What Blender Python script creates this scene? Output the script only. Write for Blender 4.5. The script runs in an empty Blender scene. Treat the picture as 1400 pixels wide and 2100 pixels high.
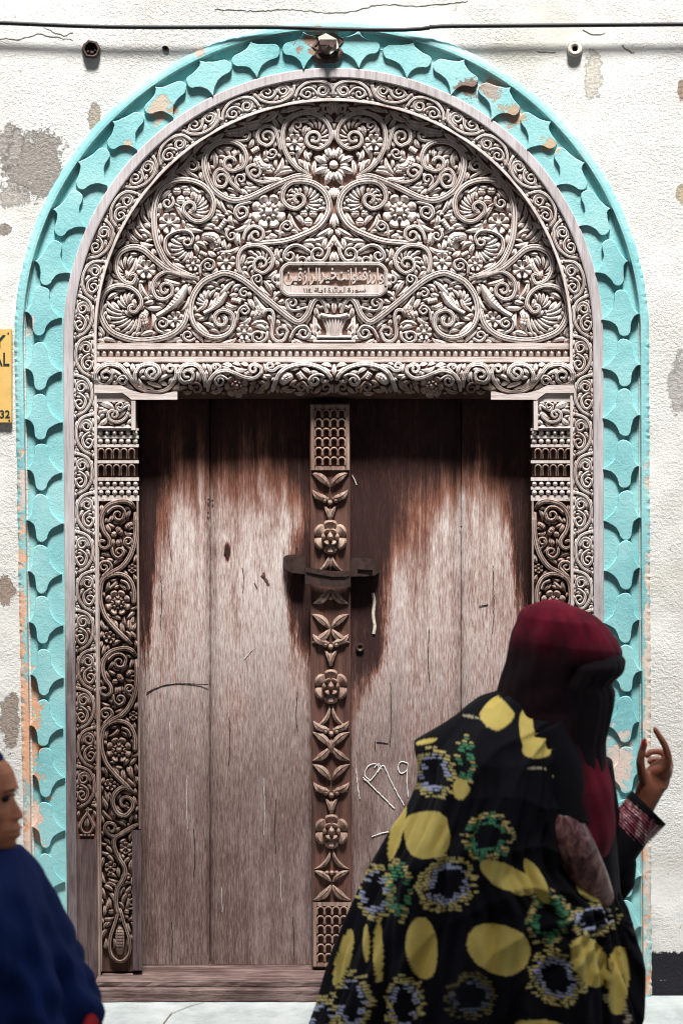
import bpy, math, random
import numpy as np
from mathutils import Vector, Matrix

random.seed(11)
rng = np.random.RandomState(5)
sc = bpy.context.scene
COL = sc.collection
R = math.radians

# ------------------------------------------------------------------ camera, sky, sun, exposure
CAM_D, CZ, F = 4.5, 1.75, 3150.0          # metres to the wall, eye height, focal length in photo pixels
cam = bpy.data.cameras.new('camera')
cam.sensor_fit = 'VERTICAL'; cam.sensor_height = 36.0; cam.lens = 36.0 * F / 2100.0
cam.clip_start = 0.05; cam.clip_end = 500
cam.dof.use_dof = True; cam.dof.focus_distance = 4.5; cam.dof.aperture_fstop = 4.0
cam_ob = bpy.data.objects.new('camera', cam); COL.objects.link(cam_ob)
cam_ob.location = (0, -CAM_D, CZ); cam_ob.rotation_euler = (R(90), 0, 0)
sc.camera = cam_ob

SUN_EL, SUN_AZ = 66.0, 3.0                 # azimuth measured from straight in front of the wall, + to the right
world = bpy.data.worlds.new('World'); sc.world = world; world.use_nodes = True
wn = world.node_tree.nodes; wl = world.node_tree.links
sky = wn.new('ShaderNodeTexSky'); sky.sky_type = 'NISHITA'; sky.sun_disc = False
sky.sun_elevation = R(SUN_EL); sky.sun_rotation = R(180 - SUN_AZ)
sky.air_density = 1.0; sky.dust_density = 2.5; sky.ozone_density = 1.0
bg = wn['Background']; bg.inputs['Strength'].default_value = 0.055
wl.new(sky.outputs[0], bg.inputs['Color'])

sun = bpy.data.lights.new('sun', 'SUN'); sun.energy = 5.0; sun.angle = R(13.0); sun.color = (1.0, 0.98, 0.95)
sun_ob = bpy.data.objects.new('sun', sun); COL.objects.link(sun_ob)
_d = Vector((math.sin(R(SUN_AZ)) * math.cos(R(SUN_EL)), -math.cos(R(SUN_AZ)) * math.cos(R(SUN_EL)), math.sin(R(SUN_EL))))
sun_ob.rotation_euler = _d.to_track_quat('Z', 'Y').to_euler(); sun_ob.location = (1, -4, 8)

sc.view_settings.view_transform = 'Standard'; sc.view_settings.look = 'None'
sc.view_settings.gamma = 1.0; sc.view_settings.exposure = 1.28
sc.view_settings.use_curve_mapping = False
sc.render.engine = 'CYCLES'
sc.cycles.use_denoising = True
sc.cycles.pixel_filter_type = 'BLACKMAN_HARRIS'; sc.cycles.filter_width = 1.1
sc.cycles.max_bounces = 6; sc.cycles.diffuse_bounces = 3

# ------------------------------------------------------------------ helpers
def W(px, py, y=0.0):
    """point at depth y whose place in the photograph is (px, py)"""
    k = (CAM_D + y) / F
    return ((px - 700.0) * k, y, CZ + (1050.0 - py) * k)

def mesh_obj(name, verts, faces, mat=None, parent=None, smooth=False, ploc=(0, 0, 0)):
    me = bpy.data.meshes.new(name)
    me.from_pydata([tuple(map(float, v)) for v in verts], [], [tuple(map(int, f)) for f in faces]); me.update()
    if smooth:
        me.polygons.foreach_set('use_smooth', [True] * len(me.polygons))
    o = bpy.data.objects.new(name, me); COL.objects.link(o)
    if mat: me.materials.append(mat)
    if parent: adopt(o, parent)
    return o

def root_of(o):
    while o.parent: o = o.parent
    return o

def adopt(o, parent):
    o.parent = parent
    # all vertices are written in world space; undo the root's translation once
    if parent.parent is None:
        o.matrix_parent_inverse = Matrix.Translation(-Vector(parent.location))

def thing(name, label, cat, loc=(0, 0, 0), group=None):
    o = bpy.data.objects.new(name, None); COL.objects.link(o)
    o.empty_display_size = 0.1; o.location = loc
    tag(o, label, cat, group); return o

def tag(o, label, cat, group=None):
    o['label'] = label; o['category'] = cat
    if group: o['group'] = group
    return o

def struct(o):
    o['kind'] = 'structure'; return o

def box(x0, x1, y0, y1, z0, z1, bev=0.0):
    """bevelled box as verts, faces"""
    if bev <= 0:
        v = [(x0, y0, z0), (x1, y0, z0), (x1, y1, z0), (x0, y1, z0), (x0, y0, z1), (x1, y0, z1), (x1, y1, z1), (x0, y1, z1)]
        f = [(0, 3, 2, 1), (4, 5, 6, 7), (0, 1, 5, 4), (1, 2, 6, 5), (2, 3, 7, 6), (3, 0, 4, 7)]
        return v, f
    import bmesh
    bm = bmesh.new(); bmesh.ops.create_cube(bm, size=1)
    for v in bm.verts:
        v.co = Vector(((x0 + x1) / 2 + v.co.x * (x1 - x0), (y0 + y1) / 2 + v.co.y * (y1 - y0), (z0 + z1) / 2 + v.co.z * (z1 - z0)))
    bmesh.ops.bevel(bm, geom=bm.edges[:], offset=bev, segments=2, affect='EDGES')
    bm.verts.ensure_lookup_table()
    vs = [tuple(v.co) for v in bm.verts]; fs = [tuple(v.index for v in f.verts) for f in bm.faces]
    bm.free(); return vs, fs

def tube(pts, rad, n=8, cap=True):
    pts = [Vector(p) for p in pts]; m = len(pts)
    if not hasattr(rad, '__len__'): rad = [rad] * m
    V, Fc = [], []
    up = Vector((0, 0, 1))
    for i, p in enumerate(pts):
        t = (pts[min(i + 1, m - 1)] - pts[max(i - 1, 0)]).normalized()
        a = t.cross(up)
        if a.length < 1e-3: a = t.cross(Vector((0, 1, 0)))
        a.normalize(); b = a.cross(t).normalized(); up = b if abs(t.z) > 0.9 else Vector((0, 0, 1))
        for k in range(n):
            q = 2 * math.pi * k / n
            V.append(p + (a * math.cos(q) + b * math.sin(q)) * rad[i])
    for i in range(m - 1):
        for k in range(n):
            Fc.append((i * n + k, i * n + (k + 1) % n, (i + 1) * n + (k + 1) % n, (i + 1) * n + k))
    if cap:
        Fc.append(tuple(range(n))[::-1]); Fc.append(tuple((m - 1) * n + k for k in range(n)))
    return V, Fc

def catmull(P, step=2.0, closed=False):
    P = np.asarray(P, float)
    if closed: Q = np.vstack([P[-1], P, P[0], P[1]])
    else: Q = np.vstack([2 * P[0] - P[1], P, 2 * P[-1] - P[-2]])
    out = []
    for i in range(1, len(Q) - 2):
        p0, p1, p2, p3 = Q[i - 1], Q[i], Q[i + 1], Q[i + 2]
        n = max(2, int(np.linalg.norm(p2 - p1) / step))
        for t in np.linspace(0, 1, n, endpoint=False):
            out.append(0.5 * ((2 * p1) + (-p0 + p2) * t + (2 * p0 - 5 * p1 + 4 * p2 - p3) * t * t + (-p0 + 3 * p1 - 3 * p2 + p3) * t ** 3))
    if not closed: out.append(Q[-2])
    return np.array(out)

# ------------------------------------------------------------------ node helper and materials
class Nodes:
    def __init__(s, name):
        s.m = bpy.data.materials.new(name); s.m.use_nodes = True
        s.t = s.m.node_tree; s.b = s.t.nodes['Principled BSDF']
        s.pos = s.t.nodes.new('ShaderNodeNewGeometry').outputs['Position']
    def set(s, sock, v):
        if hasattr(v, 'links') or isinstance(v, bpy.types.NodeSocket): s.t.links.new(v, sock)
        else: sock.default_value = v if not isinstance(v, tuple) or len(v) != 3 or sock.type != 'RGBA' else (*v, 1)
    def math(s, op, a, b=None, c=None, clamp=False):
        n = s.t.nodes.new('ShaderNodeMath'); n.operation = op; n.use_clamp = clamp
        for i, v in enumerate((a, b, c)):
            if v is not None: s.set(n.inputs[i], v)
        return n.outputs[0]
    def map(s, scale, loc=(0, 0, 0), rot=(0, 0, 0), src=None):
        n = s.t.nodes.new('ShaderNodeMapping'); s.t.links.new(src or s.pos, n.inputs[0])
        n.inputs['Scale'].default_value = scale; n.inputs['Location'].default_value = loc; n.inputs['Rotation'].default_value = rot
        return n.outputs[0]
    def noise(s, vec, scale=1.0, detail=4.0, rough=0.6, dist=0.0):
        n = s.t.nodes.new('ShaderNodeTexNoise'); s.t.links.new(vec, n.inputs['Vector'])
        n.inputs['Scale'].default_value = scale; n.inputs['Detail'].default_value = detail
        n.inputs['Roughness'].default_value = rough; n.inputs['Distortion'].default_value = dist
        return n.outputs['Fac']
    def voronoi(s, vec, scale, feature='F1'):
        n = s.t.nodes.new('ShaderNodeTexVoronoi'); n.feature = feature; s.t.links.new(vec, n.inputs['Vector'])
        n.inputs['Scale'].default_value = scale
        return n.outputs['Distance']
    def ramp(s, fac, stops, interp='LINEAR'):
        n = s.t.nodes.new('ShaderNodeValToRGB'); s.set(n.inputs[0], fac)
        e = n.color_ramp.elements; n.color_ramp.interpolation = interp
        while len(e) < len(stops): e.new(0.5)
        for el, (p, c) in zip(e, stops):
            el.position = p; el.color = (*c, 1) if hasattr(c, '__len__') else (c, c, c, 1)
        return n.outputs[0]
    def step(s, v, lo, hi):
        n = s.t.nodes.new('ShaderNodeMapRange'); n.interpolation_type = 'SMOOTHSTEP'
        s.set(n.inputs[0], v); s.set(n.inputs[1], lo); s.set(n.inputs[2], hi)
        return n.outputs[0]
    def mix(s, f, a, b, mode='MIX'):
        n = s.t.nodes.new('ShaderNodeMix'); n.data_type = 'RGBA'; n.blend_type = mode
        s.set(n.inputs[0], f); s.set(n.inputs[6], a); s.set(n.inputs[7], b)
        return n.outputs[2]
    def xyz(s):
        n = s.t.nodes.new('ShaderNodeSeparateXYZ'); s.t.links.new(s.pos, n.inputs[0]); return n.outputs
    def pix(s):
        """plan coordinates on the wall, in photo pixels (x right, y down)"""
        o = s.xyz(); return (s.math('MULTIPLY_ADD', o[0], 700.0, 700.0), s.math('MULTIPLY_ADD', o[2], -700.0, 1050.0 + 700.0 * CZ))
    def ellipse(s, px, py, cx, cy, rx, ry):
        a = s.math('DIVIDE', s.math('SUBTRACT', px, cx), rx); b = s.math('DIVIDE', s.math('SUBTRACT', py, cy), ry)
        return s.math('SQRT', s.math('ADD', s.math('MULTIPLY', a, a), s.math('MULTIPLY', b, b)))
    def bump(s, h, strength=0.5, dist=0.002, normal=None):
        n = s.t.nodes.new('ShaderNodeBump'); s.set(n.inputs['Height'], h)
        n.inputs['Strength'].default_value = strength; n.inputs['Distance'].default_value = dist
        if normal is not None: s.t.links.new(normal, n.inputs['Normal'])
        return n.outputs[0]
    def done(s, col, rough=0.8, normal=None, spec=0.3):
        s.set(s.b.inputs['Base Color'], col); s.set(s.b.inputs['Roughness'], rough)
        s.b.inputs['Specular IOR Level'].default_value = spec
        if normal is not None: s.t.links.new(normal, s.b.inputs['Normal'])
        return s.m

def wood(name, pale, mid, dark, horizontal=False, contrast=1.0, rough=0.75, bump=0.5, unbleached=None):
    s = Nodes(name)
    sc_ = (5, 60, 75) if horizontal else (75, 60, 5)
    g = s.noise(s.map(sc_), 1.0, 5, 0.7, 0.3)
    g2 = s.noise(s.map(tuple(v * 4.0 for v in sc_)), 1.0, 3, 0.7)
    big = s.noise(s.map((5, 5, 5)), 1.0, 3, 0.6)
    f = s.math('ADD', s.math('MULTIPLY', g, 0.55), s.math('ADD', s.math('MULTIPLY', g2, 0.25), s.math('MULTIPLY', big, 0.35)))
    c = s.ramp(f, [(0.40 - 0.02, dark), (0.53, mid), (0.66, pale)])
    if unbleached:
        # where rain and sun never bleached it the wood keeps its oily brown, in a ragged patch down the jambs
        px, py = s.pix()
        m = s.step(s.math('ADD', py, s.math('MULTIPLY', s.math('SUBTRACT', s.noise(s.map((9, 9, 5)), 1.0, 5, 0.65), 0.5), 520.0)), 1190.0, 1440.0)
        c = s.mix(m, c, s.ramp(f, [(0.38, unbleached[2]), (0.53, unbleached[1]), (0.66, unbleached[0])]))
    return s.done(c, rough, s.bump(s.math('ADD', g, s.math('MULTIPLY', g2, 0.6)), bump, 0.0025))

M = {}
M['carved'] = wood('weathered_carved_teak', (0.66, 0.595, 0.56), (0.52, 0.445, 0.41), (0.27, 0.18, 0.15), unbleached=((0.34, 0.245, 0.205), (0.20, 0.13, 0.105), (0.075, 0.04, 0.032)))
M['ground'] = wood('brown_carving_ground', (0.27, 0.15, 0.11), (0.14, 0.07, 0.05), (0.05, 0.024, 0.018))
M['field'] = wood('pale_brown_cartouche_ground', (0.50, 0.37, 0.31), (0.36, 0.245, 0.20), (0.18, 0.10, 0.08), horizontal=True)
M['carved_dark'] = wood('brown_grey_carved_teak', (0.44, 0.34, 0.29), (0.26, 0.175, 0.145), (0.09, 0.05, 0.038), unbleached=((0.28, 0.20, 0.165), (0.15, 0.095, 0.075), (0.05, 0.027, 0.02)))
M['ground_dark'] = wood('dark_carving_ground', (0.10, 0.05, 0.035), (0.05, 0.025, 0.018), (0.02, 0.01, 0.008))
M['rim'] = wood('grey_weathered_board', (0.52, 0.485, 0.49), (0.40, 0.36, 0.36), (0.19, 0.145, 0.14), unbleached=((0.185, 0.15, 0.15), (0.10, 0.074, 0.073), (0.032, 0.021, 0.02)))
M['rail'] = wood('pale_weathered_rail', (0.64, 0.575, 0.54), (0.51, 0.43, 0.395), (0.27, 0.18, 0.15), horizontal=True)
M['board'] = wood('grey_brown_base_board', (0.125, 0.088, 0.084), (0.062, 0.039, 0.037), (0.018, 0.010, 0.0095), bump=.9)
M['sill'] = wood('worn_brown_sill', (0.21, 0.145, 0.13), (0.078, 0.045, 0.04), (0.024, 0.012, 0.011), bump=1.0, horizontal=True)

def plank_mat(name, left):
    s = Nodes(name)
    px, py = s.pix()
    g = s.noise(s.map((30, 1, 1.3)), 1.0, 7, 0.75, 0.8)
    g2 = s.noise(s.map((330, 1, 26)), 1.0, 5, 0.78)
    g3 = s.noise(s.map((420, 420, 160)), 1.0, 2, 0.6)
    blot = s.noise(s.map((7, 1, 3)), 1.0, 4, 0.6, 0.4)
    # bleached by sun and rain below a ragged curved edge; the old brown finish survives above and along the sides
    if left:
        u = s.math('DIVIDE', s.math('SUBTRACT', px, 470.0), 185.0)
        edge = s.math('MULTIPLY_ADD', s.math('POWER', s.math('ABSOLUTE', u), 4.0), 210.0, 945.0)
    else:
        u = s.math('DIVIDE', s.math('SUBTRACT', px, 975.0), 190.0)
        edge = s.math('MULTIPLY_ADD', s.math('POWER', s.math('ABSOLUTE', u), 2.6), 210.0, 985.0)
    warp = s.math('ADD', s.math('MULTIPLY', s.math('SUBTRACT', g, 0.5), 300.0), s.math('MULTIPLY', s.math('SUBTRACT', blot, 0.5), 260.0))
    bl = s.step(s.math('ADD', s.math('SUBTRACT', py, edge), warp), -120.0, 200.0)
    # oily dark handling marks round the hasp, the lock and the meeting edge
    stains = [(655, 1215, 75, 150)] if left else [(735, 1240, 62, 190), (748, 1330, 45, 60), (1100, 1090, 45, 220)]
    if left: stains += [(461, 1134, 7, 22), (288, 1120, 22, 260)]
    for (cx, cy, rx, ry) in stains:
        d = s.ellipse(px, py, cx, cy, rx, ry)
        d = s.math('ADD', d, s.math('ADD', s.math('MULTIPLY', s.math('SUBTRACT', g, 0.5), 1.3), s.math('MULTIPLY', s.math('SUBTRACT', g2, 0.5), 0.9)))
        bl = s.math('MULTIPLY', bl, s.step(d, 0.65, 1.25))
    f = s.math('ADD', s.math('MULTIPLY', g, 0.27), s.math('ADD', s.math('MULTIPLY', g2, 0.52), s.math('MULTIPLY', blot, 0.25)))
    pale = s.ramp(f, [(0.38, (0.12, 0.055, 0.042)), (0.46, (0.27, 0.165, 0.14)), (0.54, (0.52, 0.42, 0.385)), (0.64, (0.82, 0.77, 0.745))])
    brown = s.ramp(f, [(0.36, (0.010, 0.004, 0.0035)), (0.52, (0.034, 0.012, 0.010)), (0.70, (0.13, 0.05, 0.035))])  # old finish colour, deepened to add to the shade under the lintel
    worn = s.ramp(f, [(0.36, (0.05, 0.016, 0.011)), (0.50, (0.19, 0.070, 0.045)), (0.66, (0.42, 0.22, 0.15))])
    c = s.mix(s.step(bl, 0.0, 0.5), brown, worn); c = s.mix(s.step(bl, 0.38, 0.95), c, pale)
    # splash grime and old oil in ragged vertical patches over the lower boards
    gr = s.math('ADD', py, s.math('ADD', s.math('MULTIPLY', s.math('SUBTRACT', g, 0.5), 900.0), s.math('MULTIPLY', s.math('SUBTRACT', blot, 0.5), 700.0)))
    grime = s.ramp(f, [(0.38, (0.028, 0.012, 0.011)), (0.50, (0.10, 0.056, 0.05)), (0.64, (0.27, 0.19, 0.175))])
    c = s.mix(s.math('MULTIPLY', s.step(gr, 1240.0, 1700.0), 0.88), c, grime)
    dirt = s.step(s.noise(s.map((60, 60, 22)), 1.0, 4, 0.7), 0.62, 0.75)
    c = s.mix(s.math('MULTIPLY', dirt, 0.55), c, (0.09, 0.045, 0.04))
    h = s.math('ADD', s.math('MULTIPLY', g2, 0.7), s.math('ADD', g, s.math('MULTIPLY', g3, 0.3)))
    return s.done(c, 0.7, s.bump(h, 0.65, 0.003))
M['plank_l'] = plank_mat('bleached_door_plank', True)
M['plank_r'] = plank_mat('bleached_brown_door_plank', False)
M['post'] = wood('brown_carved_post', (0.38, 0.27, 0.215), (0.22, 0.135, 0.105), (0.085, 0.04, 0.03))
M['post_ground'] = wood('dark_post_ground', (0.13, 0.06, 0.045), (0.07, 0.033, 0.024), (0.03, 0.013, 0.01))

def plaster_wall():
    s = Nodes('lime_plaster_wall')
    px, py = s.pix()
    n1 = s.noise(s.map((1, 1, 1)), 95.0, 5, 0.72)
    n2 = s.noise(s.map((1, 1, 1)), 260.0, 3, 0.6)
    n3 = s.noise(s.map((1, 1, 1)), 3.0, 4, 0.6)
    lump = s.noise(s.map((1, 1, 1)), 9.0, 3, 0.5, 0.0)
    c = s.ramp(n3, [(0.3, (0.58, 0.56, 0.50)), (0.5, (0.69, 0.68, 0.645)), (0.7, (0.75, 0.75, 0.73))])
    spot = s.step(s.noise(s.map((1, 1, 1)), 38.0, 3, 0.75), 0.655, 0.73)
    c = s.mix(s.math('MULTIPLY', spot, 0.8), c, (0.33, 0.24, 0.15))
    pit = s.step(n1, 0.36, 0.28)
    c = s.mix(s.math('MULTIPLY', pit, 0.55), c, (0.42, 0.37, 0.28))
    h = s.math('ADD', s.math('MULTIPLY', n1, 1.0), s.math('ADD', s.math('MULTIPLY', n2, 0.3), s.math('MULTIPLY', lump, 0.5)))
    # render fallen away: grey undercoat patches
    for (cx, cy, rx, ry, col) in [(70, 335, 66, 72, (0.34, 0.31, 0.28)), (22, 300, 30, 45, (0.40, 0.37, 0.34)), (28, 400, 40, 26, (0.45, 0.42, 0.38)), (195, 238, 13, 30, (0.42, 0.37, 0.31)),
                              (10, 470, 14, 14, (0.3, 0.27, 0.24)), (20, 1480, 22, 60, (0.36, 0.3, 0.25)), (12, 1210, 20, 30, (0.36, 0.28, 0.23)),
                              (1398, 185, 10, 20, (0.35, 0.26, 0.2)), (1395, 400, 12, 22, (0.5, 0.42, 0.3)), (1392, 790, 26, 60, (0.47, 0.45, 0.42)), (1215, 150, 20, 48, (0.6, 0.57, 0.5))]:
        d = s.ellipse(px, py, cx, cy, rx, ry)
        d = s.math('ADD', d, s.math('MULTIPLY', s.math('SUBTRACT', s.noise(s.map((1, 1, 1)), 17.0, 9, 0.82), 0.5), 3.4))
        m = s.step(d, 0.95, 0.86)
        cc = s.mix(s.step(n1, 0.35, 0.65), tuple(v * 0.72 for v in col), col)
        c = s.mix(m, c, cc)
        h = s.math('SUBTRACT', h, s.math('MULTIPLY', m, 0.9))
    # tar-black base coat on the right, its upper edge hand painted, flaking
    e = s.math('MULTIPLY_ADD', s.math('SUBTRACT', n1, 0.5), 26.0, 1952.0)
    tar = s.math('MULTIPLY', s.step(s.math('SUBTRACT', py, e), -1.0, 2.0), s.step(s.noise(s.map((1, 1, 1)), 26.0, 4, 0.75), 0.66, 0.63))
    c = s.mix(tar, c, (0.017, 0.016, 0.021))
    h = s.math('MULTIPLY', h, s.step(s.noise(s.map((1, 1, 1)), 2.3, 3, .6), .25, .62))
    b1 = s.bump(h, 0.9, 0.008)
    return s.done(c, 0.9, b1, 0.2)
M['wall'] = plaster_wall()

def teal_paint(name='turquoise_limewash', rim=False):
    s = Nodes(name)
    px, py = s.pix()
    n1 = s.noise(s.map((1, 1, 1)), 75.0, 5, 0.7)
    n3 = s.noise(s.map((1, 1, 1)), 4.0, 4, 0.6)
    c = s.ramp(n3, [(0.3, (0.16, 0.41, 0.43)), (0.5, (0.245, 0.515, 0.525)), (0.7, (0.34, 0.60, 0.595))])
    c = s.mix(s.math('MULTIPLY', s.step(n1, 0.52, 0.72), 0.35), c, (0.40, 0.68, 0.67))
    # flaking: an orange undercoat and bare render, mostly low down and along the outer edge
    fl = s.noise(s.map((1, 1, 1)), 17.0, 7, 0.78, 0.3)
    low = s.step(py, 900.0, 1900.0)
    amt = s.math('MULTIPLY_ADD', low, -0.075 if not rim else -0.15, 0.685 if not rim else 0.665)
    peel = s.step(s.math('SUBTRACT', fl, amt), 0.0, 0.012)
    under = s.ramp(s.noise(s.map((1, 1, 1)), 30.0, 3, 0.6), [(0.38, (0.64, 0.27, 0.14)), (0.5, (0.66, 0.44, 0.33)), (0.62, (0.66, 0.58, 0.50))])
    c = s.mix(peel, c, under)
    for (cx, cy, rx, ry, col) in [(1000, 180, 32, 22, (0.36, 0.31, 0.27)), (960, 185, 26, 26, (0.22, 0.16, 0.13)), (1045, 240, 28, 20, (0.42, 0.33, 0.24)), (1120, 305, 20, 18, (0.5, 0.38, 0.25)),
                              (660, 95, 32, 34, (0.30, 0.20, 0.15)), (330, 225, 16, 30, (0.5, 0.42, 0.33)), (360, 230, 14, 10, (0.40, 0.30, 0.22)), (265, 300, 12, 12, (0.5, 0.42, 0.34)), (415, 105, 16, 14, (0.42, 0.3, 0.24)),
                              (62, 665, 10, 22, (0.55, 0.5, 0.45)), (1262, 1560, 30, 55, (0.62, 0.5, 0.44)), (58, 1500, 24, 130, (0.66, 0.36, 0.22)), (44, 1420, 13, 330, (0.70, 0.42, 0.28)), (1326, 1500, 9, 420, (0.62, 0.52, 0.44)), (70, 1690, 20, 60, (0.68, 0.48, 0.38)), (52, 1000, 8, 40, (0.6, 0.5, 0.45))]:
        d = s.ellipse(px, py, cx, cy, rx, ry)
        d = s.math('ADD', d, s.math('MULTIPLY', s.math('SUBTRACT', fl, 0.5), 6.5))
        m = s.step(d, 0.95, 0.8)
        c = s.mix(m, c, col)
        peel = s.math('MAXIMUM', peel, m)
    h = s.math('SUBTRACT', s.math('ADD', n1, s.math('MULTIPLY', s.noise(s.map((1, 1, 1)), 240.0, 2, 0.6), 0.4)), s.math('MULTIPLY', peel, 0.6))
    return s.done(c, 0.85, s.bump(h, 0.5, 0.004), 0.25)
M['teal'] = teal_paint()
M['teal_rim'] = teal_paint('turquoise_limewash_edge', True)

def plain(name, col, rough=0.6, var=0.25, scale=40.0, bump=0.2, metal=0.0, spec=0.4, bd=0.002):
    s = Nodes(name)
    n = s.noise(s.map((1, 1, 1)), scale, 5, 0.65)
    c = s.ramp(n, [(0.3, tuple(v * (1 - var) for v in col)), (0.7, tuple(min(1, v * (1 + var)) for v in col))])
    m = s.done(c, rough, s.bump(n, bump, bd), spec)
    s.b.inputs['Metallic'].default_value = metal
    return m
def cement():
    s = Nodes('pale_cement_step')
    n = s.noise(s.map((1, 1, 1)), 9.0, 6, 0.65); n2 = s.noise(s.map((1, 1, 1)), 120.0, 4, 0.7)
    c = s.ramp(n, [(0.3, (0.27, 0.295, 0.29)), (0.5, (0.38, 0.41, 0.405)), (0.7, (0.47, 0.49, 0.48))])
    c = s.mix(s.step(n2, 0.62, 0.72), c, (0.25, 0.22, 0.19))
    return s.done(c, 0.9, s.bump(s.math('ADD', n, n2), 0.5, 0.004), 0.2)
M['cement'] = cement()
M['street'] = plain('trodden_street_cement', (0.26, 0.245, 0.22), 0.95, 0.35, 14.0, 0.6, bd=0.006)
M['iron'] = plain('rust_brown_iron', (0.035, 0.017, 0.013), 0.55, 0.6, 60.0, 0.5, spec=0.5)
M['black_rubber'] = plain('black_cable_rubber', (0.008, 0.007, 0.009), 0.6, 0.3, 80)
M['chalk'] = plain('white_chalk', (0.72, 0.70, 0.68), 0.95, 0.2, 400)
M['crack'] = plain('dark_plaster_crack', (0.22, 0.18, 0.13), 0.95, 0.4, 100)
M['gouge'] = plain('bruised_brown_wood', (0.10, 0.045, 0.035), 0.9, 0.5, 120)
M['groove'] = plain('dark_joint_wood', (0.012, 0.007, 0.006), 0.95, 0.3, 100)

# ------------------------------------------------------------------ carved relief: strands, leaves, flowers, drawn on the plane of the photograph
VINE = [(-1, 0), (-.95, .92), (-.45, 1), (-.38, .42), (-.22, .42), (-.15, 1), (.42, 1), (.5, .42), (.66, .42), (.73, .96), (.96, .86), (1, 0)]
CURL = [(-1, 0), (-.94, .92), (-.2, 1), (-.08, .4), (.12, .4), (.24, .95), (.94, .8), (1, 0)]
LEAF = [(-1, 0), (-.93, .85), (-.14, 1), (.0, .35), (.12, .92), (.92, .72), (1, 0)]
DOME = [(-1, 0), (-.85, .55), (-.5, .87), (0, 1), (.5, .87), (.85, .55), (1, 0)]

def sweep(path, hw, h, prof):
    path = np.asarray(path, float); n = len(path)
    t = np.gradient(path, axis=0); t /= (np.linalg.norm(t, axis=1)[:, None] + 1e-9)
    nrm = np.stack([-t[:, 1], t[:, 0]], 1)
    hw = np.broadcast_to(hw, (n,)); h = np.broadcast_to(h, (n,))
    V = np.zeros((n, len(prof), 3))
    for j, (a, b) in enumerate(prof):
        V[:, j, :2] = path + nrm * (hw * a)[:, None]; V[:, j, 2] = h * b
    m = len(prof); f = []
    for i in range(n - 1):
        for j in range(m - 1):
            f.append((i * m + j, i * m + j + 1, (i + 1) * m + j + 1, (i + 1) * m + j))
    return V.reshape(-1, 3), f

def spiral_path(pts, c=None, turns=1.25, rend=0.22, step=2.0):
    """control points, then winding in round c"""
    P = catmull(pts, step)
    if c is None: return P
    c = np.array(c, float)
    v = P[-1] - c; r0 = np.linalg.norm(v); a0 = math.atan2(v[1], v[0])
    tan = P[-1] - P[-3]
    sg = 1.0 if v[0] * tan[1] - v[1] * tan[0] > 0 else -1.0
    tot = turns * 2 * math.pi
    n = max(10, int(tot * r0 * 0.6 / (step * 0.8)))
    q = np.linspace(0, 1, n + 1)[1:]
    r = r0 * (1 - (1 - rend) * q ** 0.85)
    a = a0 + sg * tot * q
    return np.vstack([P, c + np.stack([r * np.cos(a), r * np.sin(a)], 1)])

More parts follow.
